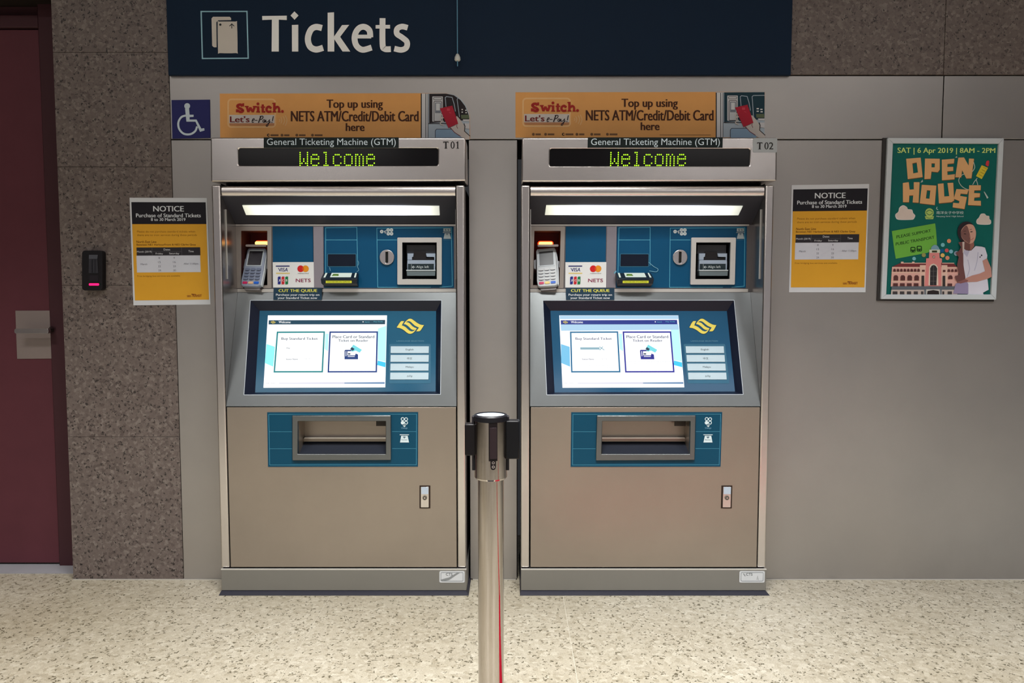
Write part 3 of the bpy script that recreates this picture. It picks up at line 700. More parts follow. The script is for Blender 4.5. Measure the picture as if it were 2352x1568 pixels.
LG_B = [(365, 725), (400, 690), (480, 560), (560, 460), (600, 445), (710, 450), (660, 530), (600, 640), (690, 670), (790, 730), (870, 810), (950, 880), (1050, 915), (1120, 900), (1200, 850), (1285, 775), (1230, 860), (1150, 950), (1080, 1000), (1000, 1025), (910, 1015), (820, 960), (700, 860), (600, 800), (500, 760), (420, 750)]

def tube_mat():
    m, nt, p = base_mat('lamp_diffuser')
    tc = nt.nodes.new('ShaderNodeTexCoord'); sx = nt.nodes.new('ShaderNodeSeparateXYZ'); nt.links.new(tc.outputs['Generated'], sx.inputs[0])
    c = ramp(nt, sx.outputs[0], [(0.0, (.50, .52, .42)), (0.10, (1.3, 1.35, 1.15)), (0.2, (2.8, 2.95, 3.2)), (0.8, (2.8, 2.95, 3.2))])
    r = nt.nodes[-1]; e = r.color_ramp.elements
    k = e.new(0.9); k.color = (1.3, 1.35, 1.2, 1); k = e.new(1.0); k.color = (.42, .45, .40, 1)
    nt.links.new(c, p.inputs['Emission Color']); p.inputs['Emission Strength'].default_value = 1.0
    p.inputs['Base Color'].default_value = (.7, .7, .65, 1)
    return m
M_TUBE = tube_mat()

def machine(k):
    dx = DX * k
    base = Vector(((XO0 + XO1) / 2 + dx, YF, 0))
    mc = thing('ticket_machine', base, ['steel ticketing machine marked T 01, left of the barrier post', 'steel ticketing machine marked T 02, right of the barrier post'][k], 'ticket machine', 'general ticketing machines')
    A = lambda pl, mat=None, **kw: Art(pl, dx=dx, mat=mat, **kw)
    # carcass
    a = A(None, C(62, 54, 54, .5)); a.box(XO0 + .004, XI0, YF + .012, .36, .012, Z(424)); a.box(XI1, XO1 - .004, YF + .012, .36, .012, Z(424))
    a.box(XI0, XI1, .20, .36, .012, Z(424)); a.build('carcass', mc)
    # header
    hx0, hx1 = at(485, 367, YF).x, at(1070, 367, YF).x
    wl = (549, 341, 1006, 381) if k == 0 else (549.5, 342, 1007.5, 382)
    a = A(PF, M_POL)
    a.prism([(485, 316.5), (1069, 316.5), (1070.5, 416), (486, 418)], -.16, .008, [rr(*wl, 5)])
    hd = a.build('header_box', mc, bevel=.006, seg=3)
    a = A(PF, M_BLACKG); a.rect(540, 336, 1012, 388); a.build('display_window', hd)
    for v in [a.v]: pass
    a = A(PF, lift=-.002)
    a.m(C(190, 255, 40, emit=1.6, var=.02))
    px = 4.24; py = 5.3; x0 = 689.5; y0 = 350.5
    dots = A(PF, C(176, 250, 30, emit=1.7, var=.02), lift=.0012)
    for i, ch in enumerate('Welcome'):
        for r_, row in enumerate(FONT57[ch]):
            for c_, b in enumerate(row):
                if b == '1': dots.disc(x0 + i * 25.6 + c_ * px, y0 + r_ * 4.9, 1.55, 1.7, 8)
    dots.build('led_lettering', hd, merge=False, smooth=False)
    # strip and tag on the header
    sh = 0 if k == 0 else 27.5
    a = A(PF, C(12, 26, 26, .45), lift=.0085); a.prism([(607.5 + sh, 316.5), (916.5 + sh, 316.5), (916.5 + sh, 340.5), (607.5 + sh, 340.5)], .008, .0095)
    ns = a.build('name_strip', mc)
    a = A(PF, C(206, 222, 232, .5, var=.02), lift=.0102); a.text('General Ticketing Machine (GTM)', (615 + sh, 319, 910 + sh, 339), .0); a.build('lettering', ns)
    if k: a = A(PF, C(168, 174, 178, .5)); a.prism(rr(1013.5, 318, 1069, 351, 3), .0082, .0092); a.build('number_tag', mc)
    ox, oy = (0, 0) if k == 0 else (4.5, 2)
    a = A(PF, C(40, 38, 38, .5), lift=.0098)
    a.poly([(1018.5 + ox, 326 + oy), (1030.5 + ox, 326 + oy), (1030.5 + ox, 330.5 + oy), (1029.5 + ox, 328.2 + oy), (1026.3 + ox, 327.6 + oy), (1026.3 + ox, 340.5 + oy), (1028.2 + ox, 342 + oy), (1020.8 + ox, 342 + oy), (1022.8 + ox, 340.5 + oy), (1022.8 + ox, 327.6 + oy), (1019.6 + ox, 328.2 + oy), (1018.5 + ox, 330.5 + oy)])
    a.poly(circ(1040 + ox, 334 + oy, 4.8, 8.2), [circ(1040 + ox, 334 + oy, 2.1, 6.8)])
    if k == 0: a.poly([(1047.5, 329), (1051.5, 325.8), (1053, 325.8), (1053, 340.5), (1055, 342), (1048.3, 342), (1050.3, 340.5), (1050.3, 329.3)])
    else: a.text('2', (1050.5, 328, 1060, 344), .02)
    a.build('number_lettering', mc)
    # jambs
    zb = Z(1303)
    for s_, (p, q_) in enumerate(((XO0, XI0), (XI1, XO1))):
        a = A(None, M_POL); a.box(p, q_, YF, YF + .05, zb, Z(425)); a.build('jamb', mc, bevel=.006, seg=3)
    # alcove lining
    zh = Z(450); zcb = at(700, 516, YB).z; zst = Z(934)
    for x in (XI0 + .0015, XI1 - .0015):
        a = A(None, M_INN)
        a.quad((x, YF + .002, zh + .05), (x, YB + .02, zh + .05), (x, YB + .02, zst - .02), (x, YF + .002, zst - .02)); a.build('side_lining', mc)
    if k == 0 or True:   # raised polished strip on the left lining
        a = A(None, M_BRIGHT); a.box(XI0 + .002, XI0 + .005, YF + .040, YF + .048, Z(640), Z(478)); a.build('lining_rib', mc)
        a = A(None, M_BRIGHT); a.box(XI1 - .005, XI1 - .002, YF + .040, YF + .048, Z(640), Z(478)); a.build('lining_rib', mc)
    # hood bar
    a = A(None, M_POL); n = 8; zt = Z(426); r_ = (zt - zh) / 2
    prof = [(YF + .004 + .012 * (1 - math.cos(t_ := math.pi * (i / n - .5) * 1.0)), (zt + zh) / 2 + r_ * math.sin(t_)) for i in range(n + 1)]
    prof += [(YF + .05, zt), (YF + .05, zh)]
    vs = [Vector((x, y, z)) + a.dx for x in (XI0 + .003, XI1 - .003) for y, z in prof]; m_ = len(prof)
    a.add(vs, [[i, (i + 1) % m_, m_ + (i + 1) % m_, m_ + i] for i in range(m_)] + [list(range(m_)), list(range(m_, 2 * m_))])
    a.build('hood_bar', mc)
    # sloped alcove ceiling and lamp
    pf_, pb_ = Vector((0, YF + .012, zh + .001)), Vector((0, YB, zcb))
    dv = pb_ - pf_; PC = Plane(pf_, (0, dv.z, -dv.y)); 
    if PC.n.z > 0: PC.n = -PC.n
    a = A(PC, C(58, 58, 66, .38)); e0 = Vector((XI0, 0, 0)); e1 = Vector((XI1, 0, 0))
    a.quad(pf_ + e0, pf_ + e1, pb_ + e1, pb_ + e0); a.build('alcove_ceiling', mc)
    a = A(PC, M_TUBE); a.prism([(557, 470.5), (1009, 472), (1010, 492.6), (565.6, 492)], .0005, .004, back=False); a.build('lamp_diffuser', mc, smooth=False)
    # back plate with openings
    zbb = at(700, 671, YB).z
    RO = (554.5, 530, 615, 655); BO = (925, 557, 1004, 641)
    x0u, x1u = 537, 1056
    a = A(PB, M_INN); a.prism([(x0u, 515), (x1u, 515), (x1u, 673), (x0u, 673)], -.004, 0.0, [rr(*RO), rr(*BO)]); bp = a.build('back_plate', mc, label='brushed steel back plate')
    a = A(PB, M_BRIGHT); a.prism([(x0u + 2, 515.5), (1046.5, 515.5), (1046.5, 518.6), (x0u + 2, 518.6)], 0, .006); a.build('trim_strip', mc); a = A(PB, M_BRIGHT); a.prism([(x0u, 663.5), (1048, 663.5), (1048, 670.5), (x0u, 670.5)], 0, .004); a.build('trim_strip', mc)
    # terminal bay
    a = A(PB, M_ST); a.prism(rr(541, 520, 624.5, 661.5, 2), 0, .006, [rr(*RO, .5)]); bz = a.build('terminal_bezel', mc, bevel=.0018)
    a = A(PB, C(66, 34, 32, .6)); q = rr(*RO); a.ring(q, 0.0, rr(557, 532, 613, 652), -.10); a.poly(rr(557, 532, 613, 652), lift=-.10); a.build('terminal_recess', mc)  # dark red wall colour stands in for the indicator's glow
    a = A(PB, C(150, 140, 138, .35)); a.prism(rr(563, 561, 611, 566, 2), -.055, -.005); a.build('terminal_shelf', mc, bevel=.0015)
    g1 = (580, 553, 610.5, 561) if k == 0 else (566, 554, 598, 561)
    a = A(PB, C(255, 200, 100, emit=3.0, var=.0)); a.prism(rr(*g1, 3.8), -.05, -.03); a.m(C(255, 48, 8, emit=2.6)); a.prism(rr(g1[0] - 2.4, g1[1] - 2.4, g1[2] + 2.4, g1[3] + 2, 5.6), -.052, -.045); a.build('indicator_light', mc)
    # blue plates
    bl = A(PB, M_BLUE); bl.prism([(626.5, 520), (719, 520), (720, 602.5), (627.5, 602.5)], 0, .004); bl.build('blue_plate', mc, bevel=.0006)
    bl = A(PB, M_BLUE); bl.prism([(744, 520), (1042, 520), (1043, 661), (745, 661)], 0, .004, [rr(*BO)]); bl.build('blue_plate', mc, bevel=.0006)
    a = A(PB, steel('pillar_strip_steel', (190, 186, 196), .22, .9, .1)); a.prism([(720.5, 520), (743, 520), (744, 661), (721.5, 661)], 0, .005); a.build('divider_strip', mc, bevel=.001)
    a = A(PB, M_LINE, lift=.0046)
    for poly_, cl in (([(748.5, 656), (748.5, 523), (820, 522), (822, 610)], 0), ([(749, 551), (820, 551)], 0), ([(990, 659.5), (868, 659.5), (866, 524), (1037, 523), (1039, 657), (1010, 659.5)], 0), ([(866, 551), (913, 551)], 0)):
        a.stroke(poly_, 1.3)
    a.m(C(60, 120, 150, .5)); a.stroke([(1018, 551), (1038, 551)], .9)
    a.stroke(rr(753, 583, 818.5, 612, 2), 1.4, True)
    a.build('panel_lines', mc)
    a = A(PB, C(20, 28, 44, .2)); a.prism(rr(754, 584, 817.5, 611, 1), .004, .006); a.build('reader_window', mc)
    # icons
    cc = lambda x, y: (800 + x / 7.84, 500 + y / 7.84)
    a = A(PB, C(214, 226, 228, .5, var=.02), lift=.0052); a.mp = cc
    a.disc(606, 250, 32)
    for x, y in ((720, 222), (780, 222), (724, 288), (782, 288)): a.disc(x, y, 32)
    a.stroke([(650, 250), (690, 262)], 9); a.stroke([(682, 226), (652, 248), (676, 288)], 9)
    a.m(C(0, 84, 124, .42, var=.05), .0002)
    for t_, x, y in (('50', 720, 222), ('10', 780, 222), ('10', 724, 288), ('20', 782, 288), ('1', 606, 250)): a.text(t_, (x - 13 if t_ != '1' else x - 4, y - 10, x + 13 if t_ != '1' else x + 4, y + 10))
    a.m(C(170, 184, 190, .5), 0); a.rect(1715, 192, 1842, 250); a.rect(1704, 262, 1850, 272); a.poly([(1738, 282), (1828, 282), (1852, 380), (1716, 380)])
    a.m(C(30, 66, 90, .5), .0002); a.text('$ $', (1740, 204, 1818, 240)); a.stroke([(1780, 318), (1780, 292)], 6); a.stroke([(1762, 304), (1780, 288), (1798, 304)], 6)
    a.build('panel_icons', mc)
    # coin slot
    ctr = PB.pt(889.5, 591)
    a = A(PB, M_POL); a.prism(circ(889.5, 591, 17, 17.4, 32), .004, .013, [rr(887, 578, 892, 604, 1)]); cs = a.build('coin_slot', mc, bevel=.002, seg=3)
    a = A(PB, C(34, 36, 34, .4)); a.rect(885, 576, 894, 606); a.lift = .0046; a.v = []; a.f = []; a.fm = []; a.rect(886.5, 577.5, 892.5, 604.5); a.build('slot', cs)
    # banknote unit
    a = A(PB, M_BRIGHT); a.prism(rr(914, 546, 1015.5, 653.5, 2), .004, .016, [rr(*BO)]); a.build('banknote_frame', mc, bevel=.004, seg=2)
    a = A(PB, C(26, 26, 30, .5)); a.ring(rr(*BO), .002, rr(927, 559, 1002, 639), -.07); a.poly(rr(927, 559, 1002, 639), lift=-.07); a.build('banknote_recess', mc)
    a = A(PB, C(62, 64, 70, .35)); a.mp = cc
    a.prism([(1040, 480), (1565, 480), (1565, 640), (1395, 640), (1390, 700), (1170, 700), (1165, 640), (1040, 640)], -.05, -.02)
    a.m(C(34, 32, 34, .4)); a.prism([(1172, 606), (1388, 606), (1400, 720), (1530, 720), (1530, 760), (1144, 760), (1144, 720), (1172, 700)], -.05, -.012)
    bn = a.build('banknote_unit', mc, bevel=.001)
    a = A(PB, C(160, 176, 196, .3)); a.mp = cc
    a.prism([(1060, 640), (1172, 640), (1165, 702), (1144, 704), (1144, 756), (1060, 756)], -.03, -.006); a.prism([(1394, 640), (1565, 640), (1565, 760), (1545, 760), (1545, 704), (1408, 702)], -.03, -.006)
    a.prism([(1062, 762), (1562, 762), (1562, 828), (1062, 828)], -.03, -.002); a.prism([(1062, 828), (1072, 828), (1072, 940), (1062, 940)], -.03, -.002); a.prism([(1540, 828), (1562, 828), (1562, 940), (1540, 940)], -.03, -.002)
    a.m(C(104, 118, 124, .4)); a.prism([(1052, 938), (1570, 938), (1566, 1045), (1062, 1045)], -.03, .008)
    a.m(C(206, 218, 224, .3)); a.prism([(1050, 938), (1572, 938), (1572, 956), (1050, 956)], -.02, .011)
    a.build('banknote_guide', bn, bevel=.0006)
    a = A(PB, C(38, 52, 58, .4), lift=-.003); a.mp = cc; a.rect(1072, 830, 1540, 938)
    a.m(C(206, 216, 220, .5), .0004); a.text('Align left', (1222, 860, 1450, 918), .0); a.stroke([(1150, 888), (1204, 888)], 9); a.stroke([(1176, 866), (1150, 888), (1176, 910)], 9); a.stroke([(1136, 832), (1136, 936)], 4)
    a.build('banknote_label', bn)
    # card reader shelf
    b1 = PB.pt(743, 626); b2 = PB.pt(824, 626); Yf = YB - .055
    f1 = at(736.5, 640.5, Yf); f2 = at(820.5, 640.5, Yf); g1_ = at(738, 651, Yf + .005); g2_ = at(819.5, 651, Yf + .005); h1 = PB.pt(747, 659.5); h2 = PB.pt(824, 659.5)
    a = A(None, C(20, 32, 44, .35)); L_ = [Vector((p.x, p.y, p.z)) + a.dx for p in (b1, f1, g1_, h1, b2, f2, g2_, h2)]
    a.add(L_, [[0, 1, 5, 4], [1, 2, 6, 5], [2, 3, 7, 6], [0, 3, 2, 1], [4, 5, 6, 7]]); shf = a.build('reader_shelf', mc, bevel=.0015)
    nrm = (Vector(b2) - Vector(b1)).cross(Vector(f1) - Vector(b1)).normalized()
    if nrm.y > 0: nrm = -nrm
    PT = Plane(b1, nrm)
    c8 = lambda x, y: (480 + x / 3.856, 420 + y / 3.856)
    a = A(PT, C(226, 240, 228, emit=.85, var=.02), lift=.0008); a.mp = c8
    a.poly([(1036, 792), (1052, 792), (1030, 838), (1014, 838)]); a.poly([(1088, 797), (1268, 797), (1256, 836), (1072, 836)]); a.poly([(1298, 792), (1310, 792), (1300, 838), (1284, 838)])
    a.m(C(120, 160, 60, .5), .0005); a.poly([(1100, 808), (1150, 808), (1146, 826), (1092, 826)]); a.m(C(40, 52, 40, .5), .0004); a.stroke([(1088, 824), (1118, 812), (1150, 822)], 4, smooth=3)
    a.build('reader_face', shf)
    a = A(Plane((0, Yf, 0), (0, -1, 0)), C(206, 212, 60, .5)); a.prism([(748.5, 644.5), (808, 644.5), (808, 650), (748.5, 650)], -.001, .0022)
    a.m(C(60, 62, 20, .5), .0022); a.text('HOLD CARD HERE UNTIL COMPLETED', (752, 645.9, 804, 648.5), lift=.0026); a.build('reader_label', shf)
    # lanyard-like wire beside the reader
    a = A(PB, C(120, 176, 200, .4), lift=.008)
    if k == 0: a.stroke([(822, 598), (825, 604), (822, 612), (825, 620), (820, 624)], 1.1, smooth=4); a.stroke([(758, 614), (760, 622)], 1.3)
    else: a.stroke([(818, 602), (830, 612), (840, 618), (836, 624), (820, 622)], 1.2, smooth=4); a.stroke([(744, 622), (740, 628)], 3)
    a.build('wire', mc)
    # card logos sticker
    c3 = lambda x, y: (520 + x / 7.84, 500 + y / 7.84)
    a = A(PB, C(226, 230, 232, .35, var=.02)); a.mp = c3; a.prism([(842, 800), (1578, 798), (1584, 1256), (850, 1256)], .0042, .0058); st = a.build('card_logo_sticker', mc)
    a = A(PB, C(34, 44, 110, .5), lift=.0063); a.mp = c3
    a.poly([(898, 862), (1146, 860), (1146, 880), (898, 882)]); a.text('VISA', [(938, 902), (1124, 902), (1112, 968), (950, 968)], .03)
    a.m(C(222, 200, 120, .5)); a.poly([(904, 990), (1150, 990), (1150, 1010), (904, 1010)])
    a.m(C(206, 30, 36, .5)); a.disc(1345, 918, 60, 60, 28); a.m(C(232, 150, 36, .5)); a.disc(1432, 918, 60, 60, 28)
    a.m(C(220, 84, 30, .5), .0003); a.poly([(1388, 877), (1402, 900), (1404, 935), (1388, 960), (1374, 936), (1374, 900)]); a.m(C(34, 30, 40, .5)); a.text('mastercard', (1294, 992, 1486, 1008), .01)
    for x, c_, ch in ((934, (36, 44, 130), 'J'), (1002, (196, 40, 50), 'C'), (1068, (20, 120, 70), 'B')):
        a.m(C(*c_, .5)); a.poly([(x + 14, 1058), (x + 52, 1058), (x + 52, 1186), (x + 40, 1198), (x, 1198), (x, 1072)])
        a.m(C(232, 234, 236, .5), .0003); a.text(ch, (x + 14, 1108, x + 40, 1146), .03); a.lift -= .0003
    a.m(C(140, 28, 76, .5)); a.text('NETS', (1260, 1096, 1524, 1158), .02)
    a.build('card_logos', st)
    # slanted screen panel
    zt_ = at(700, 671, YB).z; p0 = Vector((0, YB - .002, zt_)); p1 = Vector((0, YF + .001, Z(933)))
    dd = p1 - p0; n_ = Vector((0, dd.z, -dd.y)).normalized()
    if n_.y > 0: n_ = -n_
    PSL = Plane(p0, n_)
    tx = lambda x, y: (500 + x / 3.986, 650 + y / 3.986)
    OPN = [(300, 158), (2050, 157), (2040, 1019), (241, 1023)]; GLS = [(365, 235), (1992, 238), (1988, 978), (322, 987)]
    sl = []
    for X_, p in ((XI0 + .002, p0), (XI1 - .002, p0), (XI1 - .002, p1), (XI0 + .002, p1)): sl.append(Vector((X_, p.y, p.z)))
    # to image coordinates of the crop for tessellation with the opening
    def proj(P_):
        r_ = P_ - CAM; fz = r_.y * CP - r_.z * SP; up = r_.y * SP + r_.z * CP
        return ((1176 + F_PX * r_.x / fz - 500) * 3.986, (784 - F_PX * up / fz - 650) * 3.986)
    a = A(PSL, M_SLANT); a.mp = tx; a.prism([proj(P_) for P_ in sl], -.003, 0, [OPN]); a.build('screen_surround', mc)
    a = A(PSL, C(22, 28, 46, .3)); a.mp = tx; a.ring(OPN, .001, GLS, -.03); scr = a.build('screen_bezel', mc)
    a = A(PSL, C(190, 200, 210, .3), lift=.001); a.mp = tx
    for i in range(4): a.stroke([OPN[i], OPN[(i + 1) % 4]], 5)
    a.build('bezel_edge', scr)
    glc = C(40, 92, 122, .14, var=.05) if k == 0 else C(36, 84, 118, .14, var=.05)
    a = A(PSL, glc, lift=-.0295); a.mp = tx; a.poly([(x + (-12 if x < 1000 else 12), y + (-12 if y < 500 else 12)) for x, y in GLS]); gl = a.build('screen_glass', scr)
    # lit display (depicted from the crop 590,700 x7.587)
    sxm = lambda x, y: (590 + x / 7.587, 700 + y / 7.587)
    E = lambda r_, g_, b_, s_=1.0: C(r_, g_, b_, emit=s_, var=.0)
    a = A(PSL, E(255, 255, 255, 1.25), lift=-.0285); a.mp = sxm
    Q = [(155, 148), (2248, 148), (2218, 1412), (75, 1420)]
    a.poly(Q)
    cy = (150, 255, 255) if k == 0 else (120, 200, 240)
    a.c(*cy, emit=1.0, var=0); a.poly([(130, 650), (280, 700), (250, 1050), (100, 985)])
    a.c(190, 255, 255, emit=1.05, var=0); a.poly([(1165, 470), (1225, 470), (1210, 780), (1155, 740)]); a.poly([(2090, 380), (2238, 330), (2222, 960), (2085, 930)])
    a.c(60, 210, 250, emit=1.0, var=0); a.poly([(2085, 940), (2225, 975), (2222, 1060), (2075, 1020)])
    if k: a.c(176, 214, 240, emit=1.0, var=0); a.poly([(160, 300), (2235, 300), (2232, 400), (158, 420)]); a.poly([(160, 152), (2245, 152), (2243, 215), (155, 215)])
    bar = (8, 72, 96) if k == 0 else (8, 44, 150)
    a.c(*bar, emit=.8, var=0); a.poly([(170, 234), (2218, 228), (2215, 305), (168, 308)])
    a.c(226, 226, 246, emit=.9, var=0); a.poly([(350, 1332), (2210, 1320), (2208, 1352), (350, 1345)]); a.c(120, 160, 205, emit=.8, var=0); a.poly([(1500, 1330), (2210, 1320), (2208, 1352), (1500, 1345)])
    f1c, f2c = ((0, 140, 146), (0, 62, 140)) if k == 0 else ((0, 112, 160), (20, 30, 160))
    F1 = [(310, 434), (1160, 430), (1125, 1150), (255, 1152)]; F2 = [(1236, 432), (2092, 430), (2075, 1150), (1204, 1152)]
    for Fq, fc in ((F1, f1c), (F2, f2c)):
        a.c(*fc, emit=.9, var=0); a.stroke([(Fq[0][0] + 14, Fq[0][1] + 12), (Fq[1][0] - 14, Fq[1][1] + 12), (Fq[2][0] - 14, Fq[2][1] - 12), (Fq[3][0] + 14, Fq[3][1] - 12)], 26, True)
        a.c(255, 255, 255, emit=1.25, var=0); a.poly([(Fq[0][0] + 27, Fq[0][1] + 25), (Fq[1][0] - 27, Fq[1][1] + 25), (Fq[2][0] - 27, Fq[2][1] - 25), (Fq[3][0] + 27, Fq[3][1] - 25)])
    a.build('lit_display', gl, merge=False, smooth=False)
    a = A(PSL, E(255, 255, 255, 1.0), lift=-.0262); a.mp = sxm
    a.text('Welcome', (348, 248, 556, 288), .03); a.disc(1830, 264, 10); a.m(E(110, 200, 220, .8)); a.text('Search', (1860, 254, 1944, 276)); a.text('Map Guide', (2014, 250, 2176, 276))
    a.m(E(230, 205, 90, .9)); lgm = lambda x, y: (205 + (x - 365) * .0725, 246 + (y - 335) * .0725)
    for l_ in (LG_A, LG_B): a.poly([lgm(*p) for p in l_])
    tcx = (0, 70, 100) if k == 0 else (0, 50, 110)
    a.m(C(*tcx, emit=.8, var=0)); a.text('Buy Standard Ticket', (398, 536, 1032, 594), .03)
    a.text('Place Card or Standard', (1296, 500, 2026, 552), .03); a.text('Ticket on Reader', (1396, 570, 1920, 614), .03)
    a.text('Map', (486, 714, 548, 742), .03); a.text('Station Name', (474, 906, 682, 930), .03)
    a.m(E(120, 130, 160, .8)); a.text('e.g. City', (806, 904, 905, 924)); a.text('www.transport', (120, 1330, 298, 1350))
    a.m(E(205, 205, 215, .95) if k == 0 else E(150, 160, 180, .9))
    a.text('Tap or insert card on the reader slot to view remaining value', (1275, 956, 2015, 972)); a.text('Follow the prompts shown on the screen', (1390, 992, 1900, 1008))
    a.text('Select your journey or station name to start', (560, 1024, 1030, 1040)); a.text('to buy one or more tickets', (660, 1062, 1000, 1078))
    if k: a.m(E(150, 190, 205, .9)); a.poly([(460, 712), (800, 712), (800, 752), (460, 752)]); a.stroke([(800, 700), (880, 760)], 14); a.stroke([(860, 700), (800, 760)], 14)
    a.m(C(*f2c, emit=.8, var=0)); a.poly([(1504, 768), (1520, 756), (1612, 756), (1640, 780), (1556, 782), (1552, 852), (1690, 852), (1700, 820), (1742, 838), (1742, 922), (1504, 922)])
    a.m(E(120, 225, 235, 1.0)); a.poly([(1660, 664), (1810, 756), (1770, 806), (1700, 770), (1640, 790), (1604, 740)]); a.m(E(20, 60, 90, .8)); a.lift += .0003; a.poly([(1632, 708), (1682, 740), (1650, 776), (1604, 744)]); a.rect(1562, 816, 1608, 840)
    a.m(E(255, 255, 255, 1.0)); a.rect(1524, 780, 1536, 870); a.rect(1560, 868, 1684, 880)
    a.build('display_lettering', gl, merge=False, smooth=False)
    # right half of the glass: logo, prompt, four language buttons
    a = A(PSL, C(222, 206, 92, .4), lift=-.0285); lm = lambda x, y: (890 + x / 19.6, 710 + y / 19.6); a.mp = lm
    a.m(C(18, 44, 56, .4)); 
    for l_ in (LG_A, LG_B):
        mxx = 985; myy = 680; a.poly([((x - mxx) * 1.035 + mxx, (y - myy) * 1.05 + myy) for x, y in l_])
    a.m(C(226, 210, 94, .4), .0004)
    for l_ in (LG_A, LG_B): a.poly(l_)
    a.build('operator_logo', gl)
    a = A(PSL, C(110, 160, 180, .5), lift=-.0285); a.mp = lm; a.text('LANGUAGE SELECTION', (370, 1325, 1600, 1372)); a.build('prompt_lettering', gl)
    a = A(PSL, C(52, 104, 132, .3), lift=-.0288); a.mp = tx; a.poly(rr(1560, 540, 1944, 905, 12)); a.build('button_field', gl)
    for i, (y0_, y1_, w_) in enumerate(((563, 625, 'English'), (643, 706, '中文'), (723, 787, 'Melayu'), (806, 869, 'தமிழ்'))):
        o_ = -1.5 * i
        a = A(PSL, C(186, 208, 220, .35, var=.03)); a.mp = tx; a.prism([(1576 + o_, y0_), (1927 + o_ * .6, y0_), (1925 + o_ * .6, y1_), (1574 + o_, y1_)], -.0285, -.0265)
        bt = a.build('language_button', gl)
        a = A(PSL, C(70, 86, 96, .5), lift=-.0262); a.mp = tx; hw = 36 if i in (0, 2) else 24; a.text(w_, (1750 - hw, y0_ + 22, 1750 + hw, y1_ - 20), .01); a.build('lettering', bt)
    # cut-the-queue sticker bridging plate and surround
    q0 = PB.pt(628, 660.5); q1 = PSL.pt(738, 689.5)
    s0 = Vector((q0.x, YB - .0068, q0.z)); s1v = Vector((q0.x, q1.y - .0025, q1.z)); dq = s1v - s0
    nq = Vector((0, dq.z, -dq.y)).normalized(); nq = -nq if nq.y > 0 else nq
    PQ = Plane(s0, nq)
    a = A(PQ, C(22, 54, 76, .4)); a.mp = c3; a.prism([(852, 1262), (1726, 1264), (1716, 1480), (846, 1478)], 0, .001); cq = a.build('queue_sticker', mc)
    a = A(PQ, C(226, 224, 90, .5), lift=.0016); a.mp = c3; a.text('CUT THE QUEUE', (944, 1286, 1634, 1346), .035)
    a.m(C(222, 228, 232, .5)); a.text('Purchase your return trip on', (896, 1368, 1676, 1416), .03); a.text('your Standard Ticket now', (926, 1424, 1636, 1474), .03); a.build('lettering', cq)
    # lower door
    c9 = lambda x, y: (590 + x / 5.7366, 930 + y / 5.7366)
    TO = rr(685.5, 965.5, 887, 1042, .5)
    zd0, zd1_ = Z(1302), Z(935); dl, dr = XI0 + .0045, XI1 - .0035
    def projF(x, z):
        r_ = Vector((x, YF, z)) - CAM; fz = r_.y * CP - r_.z * SP; up = r_.y * SP + r_.z * CP
        return (1176 + F_PX * r_.x / fz, 784 - F_PX * up / fz)
    a = A(PF, M_ST2); a.prism([projF(dl, zd1_), projF(dr, zd1_), projF(dr, zd0), projF(dl, zd0)], -.02, 0, [TO]); dp = a.build('lower_door', mc, bevel=.0012)
    a = A(PF, M_BLUED); a.prism([(614, 946.5), (960.5, 946), (960, 1071), (616, 1071.5)], 0, .0025, [TO]); tp = a.build('tray_plate', dp)
    a = A(PF, C(70, 140, 168, .5), lift=.003)
    a.stroke([(618, 951), (957, 950.5), (956.5, 1066.5), (620, 1067)], 1, True)
    for v in (991, 1030): a.stroke([(619, v), (672, v)], .9); a.stroke([(901, v - .5), (956, v - .5)], .9)
    a.build('panel_lines', dp)
    a = A(PF, C(206, 224, 230, .5, var=.02), lift=.0032); a.mp = c9
    for x, y in ((1922, 182), (1968, 184), (1922, 230), (1968, 230)): a.poly(circ(x, y, 24), [circ(x, y, 15)] if (x, y) != (1922, 230) else [])
    a.stroke([(1945, 252), (1945, 282)], 7); a.stroke([(1926, 264), (1945, 284), (1964, 264)], 7); a.m(C(130, 180, 210, .5)); a.text('Change', (1904, 290, 1986, 314)); a.m(C(206, 224, 230, .5, var=.02))
    a.rect(1884, 384, 2006, 393); a.poly([(1904, 402), (1988, 402), (2006, 490), (1888, 490)]); a.m(C(12, 66, 92, .5), .0003); a.stroke([(1945, 404), (1945, 430)], 7); a.stroke([(1926, 414), (1945, 432), (1964, 414)], 7); a.text('Receipt', (1908, 448, 1984, 464))
    a.build('tray_icons', dp)
    a = A(PF, M_SLANT); a.prism([(672.5, 953), (899, 952.5), (899, 1055), (673, 1056)], .0025, .012, [rr(685.5, 966, 887, 1041, 1)]); a.build('tray_frame', dp, bevel=.003)
    # tray cavity: back wall, sloping floor
    c0, c1_ = PF.pt(685.5, 965.5), PF.pt(887, 1042); e = Vector((0, .11, 0)); zm = at(780, 1003, YF + .09).z
    a = A(None, M_ST2)
    x0_, x1_ = c0.x, c1_.x; zt2, zb2 = c0.z, c1_.z
    a.quad((x0_, YF + .09, zt2 + .02), (x1_, YF + .09, zt2 + .02), (x1_, YF + .09, zm), (x0_, YF + .09, zm))
    a.quad((x0_, YF - .001, zt2), (x1_, YF - .001, zt2), (x1_, YF + .09, zt2 + .02), (x0_, YF + .09, zt2 + .02))
    for x in (x0_, x1_): a.quad((x, YF - .001, zt2), (x, YF + .09, zt2 + .02), (x, YF + .09, zb2 - .06), (x, YF - .001, zb2))
    a.build('tray_cavity', dp)
    a = A(None, C(42, 46, 56, .3)); zs = at(780, 1014, YF + .07).z
    a.quad((x0_, YF + .088, zs), (x1_, YF + .088, zs), (x1_, YF - .002, zb2 + .0), (x0_, YF - .002, zb2 + .0)); a.build('tray_floor', dp)
